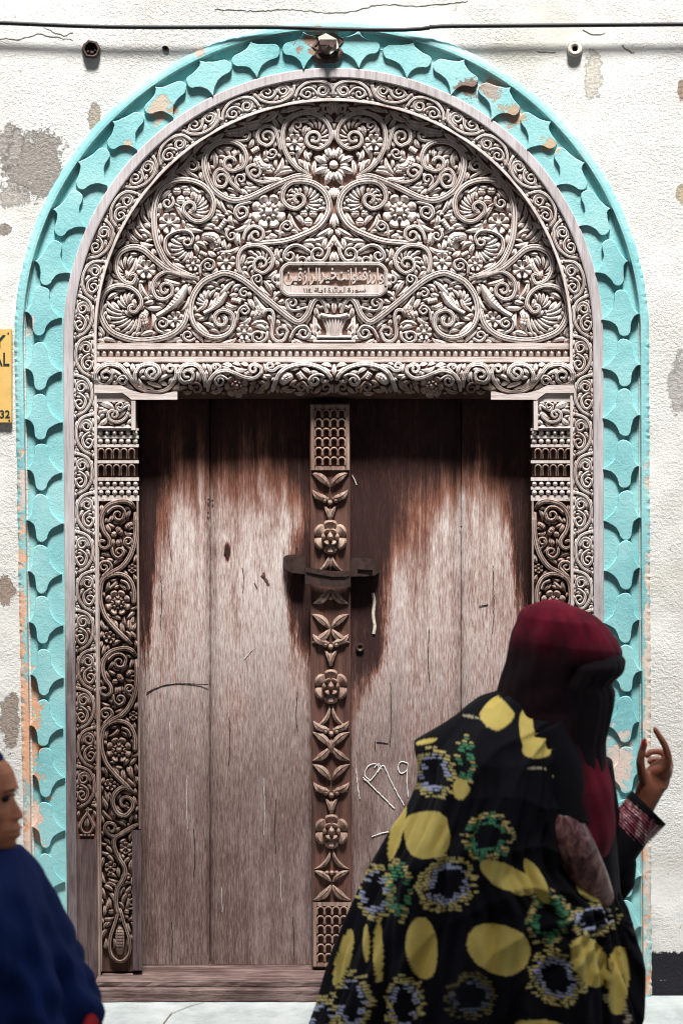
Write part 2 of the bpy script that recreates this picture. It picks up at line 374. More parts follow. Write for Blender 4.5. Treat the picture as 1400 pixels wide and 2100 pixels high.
class Relief:
    """collects carved pieces in plane coordinates (px, py, height in metres); remembers where there is still bare ground"""
    def __init__(s, x0, x1, y0, y1, hscale=1.0):
        s.x0, s.y0 = x0, y0
        s.D = np.full((int(y1 - y0) + 1, int(x1 - x0) + 1), 30.0)
        s.items = []; s.hs = hscale
    def stamp(s, pts, rad):
        H, Wd = s.D.shape
        rad = np.broadcast_to(rad, (len(pts),))
        for (x, y), r in zip(pts, rad):
            k = int(30 + r); ix, iy = int(x - s.x0), int(y - s.y0)
            a, b, c, d = max(0, ix - k), min(Wd, ix + k + 1), max(0, iy - k), min(H, iy + k + 1)
            if a >= b or c >= d: continue
            yy, xx = np.ogrid[c:d, a:b]
            dist = np.sqrt((xx + s.x0 - x) ** 2 + (yy + s.y0 - y) ** 2) - r
            np.minimum(s.D[c:d, a:b], dist, out=s.D[c:d, a:b])
    def mask(s, fn):
        yy, xx = np.mgrid[0:s.D.shape[0], 0:s.D.shape[1]]
        s.D[~fn(xx + s.x0, yy + s.y0)] = -1
    def add(s, name, V, Fc, size, mat='carved'):
        s.items.append((name, np.asarray(V, float), Fc, size, mat))
    def scroll(s, pts, c=None, w=5.0, h=0.011, turns=1.25, prof=None, name='scroll', taper=0.45, step=2.0):
        P = spiral_path(pts, c, turns, step=step)
        n = len(P); q = np.linspace(0, 1, n)
        hw = w * np.interp(q, [0, 0.06, 0.5, 0.93, 0.97, 1], [0.55, 0.95, 1, 0.62 if c else 0.8, 0.85 if c else 0.5, 0.25]) if c else w * np.interp(q, [0, 0.05, 0.95, 1], [0.6, 1, 1, 0.6])
        hh = h * s.hs * np.interp(q, [0, 0.05, 0.96, 1], [0.5, 1, 1.05, 0.5])
        V, Fc = sweep(P, hw, hh, prof or VINE)
        s.add(name, V, Fc, w * n); s.stamp(P[::2], hw[::2] + 0.6)
    def leaf(s, a, b, w=5.0, bend=0.0, h=0.009, name='leaf', mat='carved', prof=None, seg=6):
        a = np.array(a, float); b = np.array(b, float); d = b - a; L = np.linalg.norm(d)
        nn = np.array([-d[1], d[0]]) / (L + 1e-9)
        q = np.linspace(0, 1, seg + 1)
        P = a + d * q[:, None] + nn * (bend * L * 4 * q * (1 - q))[:, None]
        hw = w * np.interp(q, [0, .12, .35, .6, .85, 1], [.18, .55, .95, 1, .5, .05])
        hh = h * s.hs * np.interp(q, [0, .2, .6, 1], [.5, 1, 1, .3])
        V, Fc = sweep(P, hw, hh, prof or LEAF)
        s.add(name, V, Fc, L * w, mat); s.stamp(P, hw + 0.4)
    def flower(s, c, r, n=8, h=0.013, core='cross', rot=0.0, rings=1, pointed=False):
        seg = n * 8; rad = [0, .10, .2, .28, .34, .45, .58, .72, .86, .96, 1.0]
        if rings == 2: rad = [0, .08, .15, .2, .24, .34, .42, .48, .54, .62, .74, .86, .96, 1.0]
        V = []; Fc = []
        for i, q in enumerate(rad):
            for k in range(seg):
                a = 2 * math.pi * k / seg; ph = (a * n / (2 * math.pi)) % 1.0
                lobe = abs(math.sin(math.pi * ph))
                out = 1.0
                if q > 0.4: out = (0.80 + 0.20 * lobe ** 0.5) if not pointed else (0.55 + 0.45 * (lobe ** 1.6))
                core_r = 0.26 if rings == 1 else 0.22
                if q <= core_r:
                    hh = 1.05 * math.sqrt(max(0, 1 - (q / (core_r * 1.15)) ** 2)) * (0.88 if (k % (seg // 4)) == 0 else 1)
                elif rings == 2 and q < 0.56:
                    b = abs(math.sin(math.pi * ((ph + .5) % 1)))
                    hh = 0.25 + 0.75 * b * math.sin(math.pi * (q - .22) / .34)
                else:
                    e = min(1, (1.0 - q) / 0.07)
                    cup = 0.42 + 0.55 * max(0, (q - 0.35) / 0.6) ** 1.5
                    if pointed: hh = min(1, e * 1.2) * (0.45 + 0.5 * abs(2 * ph - 1) * 0 + 0.5 * (1 - lobe * 0.6))
                    else: hh = e * (cup * (0.55 + 0.45 * lobe) + 0.25 * (1 - lobe) * 0 - 0.30 * (1 - lobe ** 0.35))
                if q == 1.0: hh = 0.0
                a2 = a + rot
                V.append((c[0] + math.cos(a2) * q * r * out, c[1] + math.sin(a2) * q * r * out, max(0.0, hh) * h * s.hs))
        for i in range(len(rad) - 1):
            for k in range(seg):
                Fc.append((i * seg + k, (i + 1) * seg + k, (i + 1) * seg + (k + 1) % seg, i * seg + (k + 1) % seg))
        s.add('flower', V, Fc, r * r * 3); s.stamp([c], r + 1)
    def ball(s, c, r, h=0.010, name='berry', cross=True, mat='carved'):
        seg = 12; V = [(c[0], c[1], h * s.hs * (0.7 if cross else 1))]; Fc = []
        for i, q in enumerate((.3, .6, .85, 1.0)):
            for k in range(seg):
                a = 2 * math.pi * k / seg
                hh = math.sqrt(max(0, 1 - q * q * 0.98))
                if cross and k % 3 == 0 and q < 0.9: hh *= 0.72
                if q == 1.0: hh = 0
                V.append((c[0] + math.cos(a) * q * r, c[1] + math.sin(a) * q * r, hh * h * s.hs))
        for k in range(seg): Fc.append((0, 1 + k, 1 + (k + 1) % seg))
        for i in range(3):
            for k in range(seg):
                o = 1 + i * seg
                Fc.append((o + k, o + seg + k, o + seg + (k + 1) % seg, o + (k + 1) % seg))
        s.add(name, V, Fc, r * r * 3, mat); s.stamp([c], r + .6)
    def fruit(s, pts, w, h=0.013, name='fruit'):
        """scaly fruit: domed body cut with a lattice"""
        P = catmull(pts, 1.5); n = len(P); q = np.linspace(0, 1, n)
        hw = np.sin(np.pi * (0.07 + 0.86 * q)) ** 0.55 * w
        m = 11; prof = [(-1 + 2 * j / (m - 1), 0) for j in range(m)]
        V, Fc = sweep(P, hw, 0, prof)
        V = V.reshape(n, m, 3)
        for i in range(n):
            e = min(1, 3.2 * min(q[i], 1 - q[i]) + 0.1)
            for j in range(m):
                a = prof[j][0]; dome = math.sqrt(max(0, 1 - a * a)) * e
                cut = 0.72 if (i % 4 == 0 or j % 3 == 2) else 1.0
                V[i, j, 2] = dome * cut * h * s.hs if 0 < j < m - 1 else 0
        s.add(name, V.reshape(-1, 3), Fc, w * n); s.stamp(P, hw + .6)
    def bird(s, tail, head, w=10.0, beak=(5, 6)):
        a = np.array(tail, float); b = np.array(head, float); d = b - a; L = np.linalg.norm(d); nn = np.array([-d[1], d[0]]) / L
        q = np.linspace(0, 1, 26); P = a + d * q[:, None] + nn * (0.09 * L * 4 * q * (1 - q))[:, None]
        hw = w * np.interp(q, [0, .05, .25, .45, .65, .8, .86, .93, 1], [.45, .5, .45, .8, 1, .75, .62, .7, .25])
        V, Fc = sweep(P, hw, 0.014 * s.hs, DOME)
        V = V.reshape(26, 7, 3)
        for i in range(5, 18):                       # feather cuts along one side
            V[i, 1:3, 2] *= 0.72 if i % 2 else 1.12
        s.add('bird', V.reshape(-1, 3), Fc, w * L); s.stamp(P, hw + 1)
        s.leaf(b + d / L * 1.0, b + d / L * 6 + np.array(beak) * 0.5, 2.4, 0.1, name='beak', prof=DOME)
    def bar(s, a, b, w, name='tie'):
        a = np.array(a, float); b = np.array(b, float); q = np.linspace(0, 1, 13)
        P = a + (b - a) * q[:, None]
        V, Fc = sweep(P, w * np.where((q < .02) | (q > .98), .75, 1), np.where(np.arange(13) % 3 == 0, .008, .0125) * s.hs, DOME)
        s.add(name, V, Fc, w * 13); s.stamp(P, w + .6)
    def fan(s, c, r0, r1, a0, a1, n, w=3.6, twist=0.5, h=0.0095):
        """comb of curved fronds between an inner curl and an outer vine"""
        for k in range(n):
            a = R(a0 + (a1 - a0) * k / max(1, n - 1))
            p = (c[0] + r1 * math.cos(a), c[1] + r1 * math.sin(a)); a2 = a + twist
            e = (c[0] + r0 * math.cos(a2), c[1] + r0 * math.sin(a2))
            s.leaf(e, p, w, 0.16 * (1 if twist > 0 else -1), h=h)
    def fill(s, rmin=3.2, cap=500, maxlen=34.0, wmax=5.2, curl=True):
        """every patch of ground still bare gets a leaf or a small curl, as the carver did"""
        H, Wd = s.D.shape; placed = 0
        dirs = [(math.cos(2 * math.pi * k / 24), math.sin(2 * math.pi * k / 24)) for k in range(24)]
        def reach(x, y, d, cl):
            t = 0.0
            while t < maxlen * 0.62:
                xx, yy = int(x + d[0] * t - s.x0), int(y + d[1] * t - s.y0)
                if xx < 0 or yy < 0 or xx >= Wd or yy >= H or s.D[yy, xx] < cl: break
                t += 1.0
            return t
        while placed < cap:
            i = int(np.argmax(s.D)); iy, ix = divmod(i, Wd); r = s.D[iy, ix]
            if r < rmin: break
            x, y = ix + s.x0, iy + s.y0
            if curl and r > 13.5:
                a = random.uniform(0, 6.28); sg = random.choice((-1, 1)); rr = min(r, 15) * 0.72
                pts = [(x + math.cos(a + sg * t) * rr * k, y + math.sin(a + sg * t) * rr * k) for t, k in ((-1.4, 1.5), (-.7, 1.15), (0, 1), (0.9, .95))]
                s.scroll(pts, (x, y), w=max(2.6, rr * 0.26), turns=1.0, prof=CURL, h=0.0095)
                s.stamp([(x, y)], rr * .8)
            else:
                cl = max(0.8, r * 0.30)
                best = max(range(12), key=lambda k: reach(x, y, dirs[k], cl) + reach(x, y, dirs[k + 12], cl))
                t1, t2 = reach(x, y, dirs[best], cl), reach(x, y, dirs[best + 12], cl)
                d = dirs[best]
                a = (x - d[0] * t2, y - d[1] * t2); b = (x + d[0] * t1, y + d[1] * t1)
                if random.random() < 0.5: a, b = b, a
                L = t1 + t2
                if L < 4: s.D[iy, ix] = 0; s.stamp([(x, y)], 1.5); placed += 0.2; continue
                s.leaf(a, b, min(wmax, max(1.9, r * 0.98), L * 0.30), random.choice((-1, 1)) * random.uniform(.05, .2))
                s.stamp([(x, y)], r * 0.55)
            placed += 1

def emit(items, mapf, parent, mirror=None, flip=False, matmap=None, out=None):
    """turn collected pieces into mesh objects under parent (or hand them on to a common list)"""
    for name, V, Fc, size, mat in items:
        U = V.copy()
        if mirror is not None: U[:, 0] = 2 * mirror - U[:, 0]
        P = [mapf(u[0], u[1], u[2]) for u in U]
        rev = (mirror is not None) ^ flip
        Fq = [f[::-1] for f in Fc] if rev else Fc
        mt = (matmap or {}).get(mat, mat)
        out.append((name, P, Fq, size, mt, parent))

# ------------------------------------------------------------------ setting: street, step, wall
struct(mesh_obj('street', [(-40, -60, 0), (40, -60, 0), (40, 0.6, 0), (-40, 0.6, 0)], [(0, 1, 2, 3)], M['street']))
Z_STEP = 0.333
def step_mesh():
    nx, V, Fc = 60, [], []
    prof = [(0.30, Z_STEP), (0.0, Z_STEP), (-0.2, Z_STEP - 0.002), (-0.40, Z_STEP - 0.004), (-0.43, Z_STEP - 0.010), (-0.445, Z_STEP - 0.03), (-0.45, 0.16), (-0.45, -0.02)]
    for i in range(nx + 1):
        x = -1.4 + 2.8 * i / nx
        for j, (y, z) in enumerate(prof):
            V.append((x, y + (rng.uniform(-.004, .004) if j > 2 else 0), z + (rng.uniform(-.0015, .0015) if 1 < j < 6 else 0)))
    m = len(prof)
    for i in range(nx):
        for j in range(m - 1): Fc.append((i * m + j, (i + 1) * m + j, (i + 1) * m + j + 1, i * m + j + 1))
    Fc.append(tuple(range(m))[::-1]); Fc.append(tuple(nx * m + j for j in range(m)))
    return V, Fc
step = struct(mesh_obj('door_step', *step_mesh(), M['cement']))

# dark sheet stands in for hall gloom; unseen house added to shade the wall
M['hall'] = plain('dark_backing_paint', (0.05, 0.04, 0.035), .95, .3)
struct(mesh_obj('dark_backing', *box(-1.3, 1.3, 0.30, 0.32, 0.3, 3.4), M['hall']))
house = thing('house', 'tall pale plastered house added unseen behind the viewer to shade the lower wall', 'house', (0, -5.6, 0))
M['house'] = plain('old_cream_plaster', (0.34, 0.31, 0.27), .95, .15, 12, .5, bd=.006)
M['shutter'] = plain('brown_shutter', (0.12, 0.07, 0.045), .7, .3)
mesh_obj('wall', *box(-9, 9, -11, -5.6, 0, 12.25, .02), M['house'], house)
mesh_obj('parapet', *box(-9.1, 9.1, -11.1, -5.5, 12.25, 12.6, .03), M['house'], house)
for zf in (1.0, 4.2, 7.4, 10.2):
    for xf in (-6.2, -3.1, 0.0, 3.1, 6.2):
        fr = mesh_obj('window', *box(xf - .55, xf + .55, -5.6, -5.54, zf, zf + 1.5, .01), M['house'], house)
        for sx in (-.48, .02): mesh_obj('shutter', *box(xf + sx, xf + sx + .46, -5.545, -5.51, zf + .08, zf + 1.42, .006), M['shutter'], fr)

CXA, CYA = 680.0, 692.0
def drift(side, py, amt_l=0.018, amt_r=0.004):
    d = max(0.0, py - CYA); return d * (amt_l if side < 0 else amt_r)
def arch_pt(side, d, r, axis, cx=CXA, cy=CYA, al=0.018, ar=0.004):
    """d = distance along the axis line from the crown down one side, r = distance from the arch centre line"""
    th = d / axis
    if th < math.pi / 2: return (cx + side * r * math.sin(th), cy - r * math.cos(th))
    y = cy + (d - axis * math.pi / 2)
    return (cx + side * r + drift(side, y, al, ar), y)
BASE_PY = 2056.0
def full_path(axis, base=BASE_PY, step_px=14.0):
    Ld = axis * math.pi / 2 + (base - CYA)
    n = int(Ld / step_px); ds = np.linspace(Ld, 0, n)
    return [(-1, d) for d in ds] + [(1, d) for d in ds[::-1][1:]]

def wall_mesh():
    path = full_path(640, 2070)
    V, Fc = [], []
    L, Rr, T, B = -1500.0, 2900.0, -1800.0, 2290.0
    inner = [arch_pt(s, d, 628, 640) for s, d in path]
    inner = [(inner[0][0], B)] + inner + [(inner[-1][0], B)]
    for (x, y) in inner:
        if y >= CYA: o = (L if x < CXA else Rr, y)
        else:
            dx, dy = x - CXA, y - CYA
            k = min((L - CXA) / dx if dx < -1e-6 else (Rr - CXA) / dx if dx > 1e-6 else 1e9, (T - CYA) / dy if dy < -1e-6 else 1e9)
            o = (CXA + dx * k, CYA + dy * k)
        V += [W(x, y, 0), W(*o, 0)]
        V += [W(x, y, 0.3)]
    for i in range(len(inner) - 1):
        a, b = i * 3, (i + 1) * 3
        Fc += [(a, b, b + 1, a + 1), (a, a + 2, b + 2, b)]
    k = len(V); V += [W(L, T, 0), W(Rr, T, 0)]
    tl = max((i for i in range(len(inner)) if abs(V[i * 3 + 1][0] - W(L, 0)[0]) < 1e-6 and inner[i][0] < CXA), key=lambda i: V[i * 3 + 1][2])
    tr = max((i for i in range(len(inner)) if abs(V[i * 3 + 1][0] - W(Rr, 0)[0]) < 1e-6), key=lambda i: V[i * 3 + 1][2])
    Fc += [(tl * 3 + 1, (tl + 1) * 3 + 1, k), (tr * 3 + 1, k + 1, (tr - 1) * 3 + 1)]
    return V, Fc
wall = struct(mesh_obj('wall', *wall_mesh(), M['wall']))
def cracks():
    for pts, w in [([(0, 78), (40, 80), (75, 70), (110, 74), (150, 82)], 1.1), ([(440, 18), (520, 22), (600, 19), (700, 26), (780, 9), (860, 12), (960, 2)], 1.0),
                   ([(1275, 92), (1288, 104), (1300, 108)], 2.2), ([(1195, 62), (1215, 72), (1240, 66)], 1.0), ([(1100, 106), (1140, 108)], 1.0), ([(90, 55), (130, 72), (150, 66)], .8)]:
        P = catmull(pts, 6); P = P + rng.uniform(-1.6, 1.6, P.shape)
        V, Fc = sweep(P, w * .55 * rng.uniform(.2, 1.1, len(P)), 0.0025, [(-1, 0), (-.5, 1), (.5, 1), (1, 0)])
        mesh_obj('crack', [W(a, b, -0.0005 - c * .4) for a, b, c in V], Fc, M['crack'], wall)
cracks()
# hairline crack and a stone bedded in the step
for pts in ([(335, 2100), (352, 2078), (395, 2062), (420, 2056)],):
    V = []
    for i, (x, y) in enumerate(pts):
        k = (CZ - Z_STEP) / (y - 1050.0); X = (x - 700) * k; Y = k * F - CAM_D
        V += [(X - .002, Y, Z_STEP + .0015), (X + .0015, Y, Z_STEP + .0015)]
    mesh_obj('crack', V, [(2 * i, 2 * i + 1, 2 * i + 3, 2 * i + 2) for i in range(len(pts) - 1)], M['crack'], step)

# ------------------------------------------------------------------ turquoise plaster surround
arch = thing('arch_surround', 'turquoise painted plaster arch with raised star shaped tiles framing the carved door', 'arch', W(680, 2056, 0))
T_IN, T_OUT, R0 = 0.0, 70.0, 551.0
def sweep_arch(prof, axis, base=BASE_PY, cx=CXA, al=0.018, ar=0.004, step_px=14.0, jit=0.0):
    path = full_path(axis, base, step_px); V, Fc = [], []
    m = len(prof)
    for (s, d) in path:
        for (r, y) in prof:
            px, py = arch_pt(s, d, r + (rng.uniform(-jit, jit) if jit else 0), axis, cx, CYA, al, ar); V.append(W(px, py, y))
    for i in range(len(path) - 1):
        for j in range(m - 1): Fc.append((i * m + j, (i + 1) * m + j, (i + 1) * m + j + 1, i * m + j + 1))
    return V, Fc
# drift of inner edge follows the wood (0.007), of the outer edge the wall (0.018): blend by radius
def surround_pt(side, d, t):
    f = min(1.0, max(0.0, t / 98.0))
    return arch_pt(side, d, R0 + t, 593.0, CXA, CYA, 0.007 + 0.011 * f, 0.0035 + 0.0008 * f)
def sweep_surround(prof, base=BASE_PY, step_px=10.0, jit=0.0):
    path = full_path(593.0, base, step_px); V, Fc = [], []; m = len(prof)
    for (s, d) in path:
        j1 = rng.uniform(-jit, jit) if jit else 0
        for k, (t, y) in enumerate(prof):
            px, py = surround_pt(s, d, t + (j1 if k >= m - 3 else 0)); V.append(W(px, py, y))
    for i in range(len(path) - 1):
        for j in range(m - 1): Fc.append((i * m + j, (i + 1) * m + j, (i + 1) * m + j + 1, i * m + j + 1))
    return V, Fc
mesh_obj('backing', *sweep_surround([(-14, -0.006), (0, -0.007), (38, -0.008), (47, -0.006), (49, 0.004), (83, 0.004)]), M['teal'], arch)
mesh_obj('rim', *sweep_surround([(80, 0.012), (80.5, -0.010), (82.5, -0.0155), (88, -0.0155), (94, -0.012), (98, -0.006), (99, 0.005)], jit=1.3, step_px=6.0), M['teal_rim'], arch)
def tile_outline(p):
    def bez(a, c, b, n):
        return [((1 - t) ** 2 * a[0] + 2 * t * (1 - t) * c[0] + t * t * b[0], (1 - t) ** 2 * a[1] + 2 * t * (1 - t) * c[1] + t * t * b[1]) for t in np.linspace(0, 1, n, endpoint=False)]
    k = p / 106.0; ax = 48.0; hw = 15.0
    pts = []
    for a in np.linspace(0, 180, 7, endpoint=False):                      # upper lobe, outer to inner
        pts.append((14 - 13 * math.sin(R(a)), ax + hw * math.cos(R(a))))
    pts += bez((14, ax - hw), (46, ax - hw - 1), (64, 1.0), 7)
    pts += bez((64, 1.0), (70, ax - hw - 5), (91, ax - hw + 2), 6)
    for a in np.linspace(0, 180, 7, endpoint=False):
        pts.append((91 + 13 * math.sin(R(a)), ax - (hw - 2) * math.cos(R(a))))
    pts += bez((91, ax + hw - 2), (60, ax + hw), (57, 79.5), 6)
    pts += bez((57, 79.5), (46, ax + hw + 4), (14, ax + hw), 6)
    return [(a * k, b) for a, b in pts]
def tile(side, d0, p):
    O = tile_outline(p); n = len(O)
    js, jt = random.uniform(-2.5, 2.5), random.uniform(-1.8, 1.8); sc_ = random.uniform(.95, 1.0); ph_ = [random.uniform(0, 6.28) for _ in range(3)]; yj = random.uniform(-.002, .002)
    cs, ct = p * 0.5, 46.0
    V, Fc = [], []
    for (y, ins) in ((0.015, 0.0), (-0.0145 + yj, 0.2), (-0.0185 + yj, 1.8)):
        for (a, b) in O:
            L = math.hypot(a - cs, b - ct); an = math.atan2(b - ct, a - cs); f = (1 - ins / max(L, 1)) * sc_ * (1 + .025 * math.sin(2 * an + ph_[0]) + .02 * math.sin(5 * an + ph_[1]) + .012 * math.sin(11 * an + ph_[2]))
            px, py = surround_pt(side, d0 + cs + (a - cs) * f + js, ct + (b - ct) * f + jt); V.append(W(px, py, y))
    for r in range(2):
        for k in range(n): Fc.append((r * n + k, r * n + (k + 1) % n, (r + 1) * n + (k + 1) % n, (r + 1) * n + k))
    # slightly pillowed face
    Fc.append(tuple(range(2 * n, 3 * n)))
    mesh_obj('star_tile', V, Fc, M['teal'], arch)
QA = 593.0 * math.pi / 2
for side in (-1, 1):
    n1 = 9
    for i in range(n1): tile(side, QA * i / n1, QA / n1)
    off = 6 if side < 0 else 0
    for i in range(13): tile(side, QA + off + i * 104.6, 104.6)

# ------------------------------------------------------------------ carved door frame
frame = thing('door_frame', 'weathered carved teak door frame with semicircular arch, inscribed tympanum, lintel and pilasters', 'door frame', W(685, 2050, 0))
OUT = []                                   # pieces of carving waiting to be made into objects
WCX = 683.0
def wood_pt(side, d, r): return arch_pt(side, d, r, 510.0, WCX, CYA, 0.0065, 0.003)
def sweep_wood(prof, base, step_px=12.0):
    path = full_path(510.0, base, step_px); V, Fc = [], []; m = len(prof)
    for (s, d) in path:
        for (r, y) in prof:
            px, py = wood_pt(s, d, r); V.append(W(px, py, y))
    for i in range(len(path) - 1):
        for j in range(m - 1): Fc.append((i * m + j, (i + 1) * m + j, (i + 1) * m + j + 1, i * m + j + 1))
    return V, Fc
Y_BAND = 0.004
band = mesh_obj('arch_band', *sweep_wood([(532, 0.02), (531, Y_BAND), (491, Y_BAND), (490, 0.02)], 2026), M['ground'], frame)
mesh_obj('outer_moulding', *sweep_wood([(553, 0.04), (553, -0.013), (551.5, -0.0155), (535, -0.0155), (532.5, -0.014), (531, 0.006)], 2026), M['rim'], frame)
mesh_obj('inner_moulding', *sweep_wood([(491, 0.006), (490.5, -0.007), (489, -0.009), (485.5, -0.009), (484.5, -0.007), (484, 0.075)], 2026), M['carved'], frame)

# running scroll of the arch band: one half wave drawn in (across 0..40, along 0..82) and laid along the band, left and right by turns
def band_unit():
    r = Relief(-1, 41, -2, 84, 1.0)
    n = lambda t, q: (t * 40.0, q * 82.0)
    r.scroll([n(.06, -.02), n(.36, .00), n(.68, .10), n(.86, .30), (35.5, 42), n(.80, .70), n(.56, .88), n(.30, .96), n(.05, 1.02)], None, w=3.3, h=0.0115, name='vine', step=3)
    r.scroll([n(.70, .40), n(.66, .22), n(.45, .115), n(.20, .16), n(.12, .27), n(.20, .37)], n(.36, .26), w=2.9, h=.0105, turns=1.05, prof=CURL)
    r.scroll([n(.08, .40), n(.30, .45), n(.50, .53), n(.57, .65), n(.45, .79), n(.24, .82), n(.09, .73)], n(.27, .67), w=2.9, h=.0105, turns=.95, prof=CURL)
    r.leaf(n(.52, .42), n(.78, .47), 3.4, .1); r.leaf(n(.55, .44), n(.74, .62), 3.2, -.1)
    r.leaf(n(.72, .92), n(.97, .80), 3.6, .1); r.leaf(n(.70, .96), n(.98, .97), 3.2, -.08)
    r.leaf(n(.14, .88), n(.02, .97), 2.6, .1); r.leaf(n(.10, .42), n(.02, .58), 2.4, .1)
    r.fill(2.2, 26, 18, 3.0, curl=False)
    return r.items
UNIT = band_unit()
QW = 510.0 * math.pi / 2
def band_map(side, d0, length, mirror):
    def f(t, q, h):
        rr = (491.5 + t) if mirror else (531.0 - t)
        px, py = wood_pt(side, d0 + q / 82.0 * length, rr); return W(px, py, Y_BAND - h * 1.35)
    return f
for side in (-1, 1):
    par = 0
    for i in range(10):
        emit(UNIT, band_map(side, QW * i / 10, QW / 10, par % 2 == 0), band, out=OUT); par += 1
    for i in range(12):
        emit(UNIT, band_map(side, QW + i * 80.3, 80.3, par % 2 == 0), band, out=OUT); par += 1
    # drop at the foot of the carving, then plain board
    r = Relief(-1, 41, 0, 60)
    r.scroll([(20, -4), (22, 8), (12, 24), (7, 38), (12, 50), (20, 53), (28, 50), (33, 38), (28, 24), (19, 8)], None, w=2.6, h=.011, prof=CURL, name='drop_outline')
    r.leaf((20, 18), (20, 46), 6.0, 0, name='drop'); r.leaf((6, 6), (3, 22), 3, .1); r.leaf((34, 6), (37, 22), 3, -.1); r.leaf((6, 28), (3, 48), 2, 0); r.leaf((34, 28), (37, 48), 2, 0)
    r.bar((5, 57), (35, 57), 2.4)
    emit(r.items, (lambda sd: lambda t, q, h: W(*wood_pt(sd, QW + 964 + q, 531 - t), Y_BAND - h * 1.3))(side), band, out=OUT)
    V, Fc = [], []
    for k, py in enumerate(np.linspace(1721, 2024, 12)):
        for (rr, y) in ((533.5, .004), (532.5, -.011), (530, -.0125), (493, -.0125), (490, -.0105), (489.5, .004)):
            px, _ = wood_pt(side, QW + (py - CYA), rr); V.append(W(px, py, y))
    for i in range(11):
        for j in range(5): Fc.append((i * 6 + j, (i + 1) * 6 + j, (i + 1) * 6 + j + 1, i * 6 + j + 1))
    Fc.append(tuple(range(6))); Fc.append(tuple(66 + j for j in range(6)))
    mesh_obj('base_board', V, Fc, M['board'], frame)

# ---- tympanum
Y_TY = 0.032
TYC = (WCX, CYA, 484.0)
def panel_rows(y_top, y_bot, r):
    """horizontal boards of the half round panel, each a strip cut to the arch"""
    V, Fc = [], []
    ys = np.linspace(y_top, y_bot, 14)
    for k, py in enumerate(ys):
        dy = CYA - py; hw = math.sqrt(max(1.0, r * r - dy * dy)) if dy > 0 else r
        for y in (Y_TY, Y_TY + 0.03): V += [W(WCX - hw, py, y), W(WCX + hw, py, y)]
    for k in range(13):
        a, b = k * 4, (k + 1) * 4; Fc += [(a, b, b + 1, a + 1), (a + 2, a + 3, b + 3, b + 2)]
    Fc += [(0, 1, 3, 2), (52, 54, 55, 53)]
    return V, Fc
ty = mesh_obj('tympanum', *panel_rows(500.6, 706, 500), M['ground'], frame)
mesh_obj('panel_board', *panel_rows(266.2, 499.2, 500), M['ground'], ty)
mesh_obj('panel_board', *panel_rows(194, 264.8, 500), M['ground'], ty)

t = Relief(190, 690, 200, 712)
t.mask(lambda x, y: ((x - WCX) ** 2 + np.minimum(0, y - CYA) ** 2 < 484 ** 2) & (y < 704) & (x < 684.5) & ~((x > 566) & (y > 536) & (y < 610)))
edge = [(WCX - 483 * math.cos(a), CYA - 483 * math.sin(a)) for a in np.linspace(0, math.pi / 2, 240)]
t.stamp(edge, 1.0); t.stamp([(685, y) for y in range(200, 706, 3)], 1.0); t.stamp([(x, 705) for x in range(196, 690, 3)], 1.0)
V5 = 6.2
t.scroll([(671, 642), (664, 622), (653, 611), (641, 620), (630, 645), (613, 660), (592, 650), (545, 612), (500, 575), (465, 560), (440, 566), (415, 580), (396, 608), (391, 640), (400, 668), (420, 686), (445, 692), (468, 684), (480, 666), (476, 645), (462, 637)], (455, 656), w=V5, turns=1.1)
t.scroll([(387, 627), (376, 664), (348, 688), (301, 698), (264, 695), (227, 679), (209, 650), (207, 622), (218, 597), (242, 586), (268, 590), (285, 605), (290, 623), (281, 638)], (272, 632), w=V5, turns=.9)
t.scroll([(409, 571), (368, 560), (342, 551), (320, 534), (294, 512), (270, 507), (246, 519), (238, 544), (244, 566), (257, 579), (272, 581), (279, 571)], (272, 568), w=V5, turns=.8)
t.scroll([(385, 570), (360, 560), (339, 558), (320, 571), (313, 590), (320, 609), (337, 614), (352, 605)], (339, 594), w=4.3, turns=1.2)
t.scroll([(409, 573), (366, 555), (344, 540), (329, 515), (320, 488), (316, 449), (319, 415), (330, 389), (354, 372), (384, 369), (413, 378), (432, 397), (438, 419), (432, 441), (413, 454), (395, 452), (380, 439)], (391, 426), w=V5, turns=1.0)
t.scroll([(352, 530), (340, 510), (342, 488), (362, 475), (384, 474), (396, 486), (392, 500)], (383, 496), w=3.6, turns=.8, prof=CURL)
t.scroll([(640, 366), (614, 361), (582, 371), (550, 386), (507, 406), (475, 410), (443, 393), (426, 367), (419, 333), (428, 307), (449, 292), (475, 290), (496, 301), (505, 322), (499, 342), (483, 350)], (474, 333), w=V5, turns=1.0)
t.scroll([(505, 500), (543, 498), (583, 494), (617, 483), (651, 466), (669, 444), (675, 421), (667, 396), (648, 379), (626, 372), (600, 373), (583, 387), (579, 408), (590, 423), (607, 428), (621, 420)], (611, 409), w=V5, turns=1.0)
t.scroll([(636, 361), (604, 339), (584, 307), (580, 275), (589, 249), (614, 233), (642, 232), (666, 247), (678, 271), (674, 292), (655, 305), (636, 301)], (645, 284), w=4.9, turns=1.2)
t.scroll([(578, 318), (571, 286), (563, 264), (546, 258), (529, 271), (531, 290), (546, 299)], (547, 281), w=4.0, turns=1.1)
t.scroll([(500, 398), (475, 376), (464, 354), (449, 348), (439, 363), (443, 380), (456, 384)], (453, 368), w=4.0, turns=1.0)
t.scroll([(584, 367), (539, 374), (516, 365), (507, 348), (516, 339), (529, 341)], (522, 353), w=3.8, turns=1.1)
t.scroll([(462, 287), (484, 289), (507, 287), (513, 276)], (503, 277), w=3.2, turns=1.0, prof=CURL)
t.scroll([(408, 366), (387, 352), (382, 337), (393, 326), (406, 335)], (394, 340), w=3.4, turns=1.1, prof=CURL)
t.scroll([(497, 499), (504, 476), (519, 464), (537, 471), (540, 483)], (525, 482), w=3.8, turns=1.1)
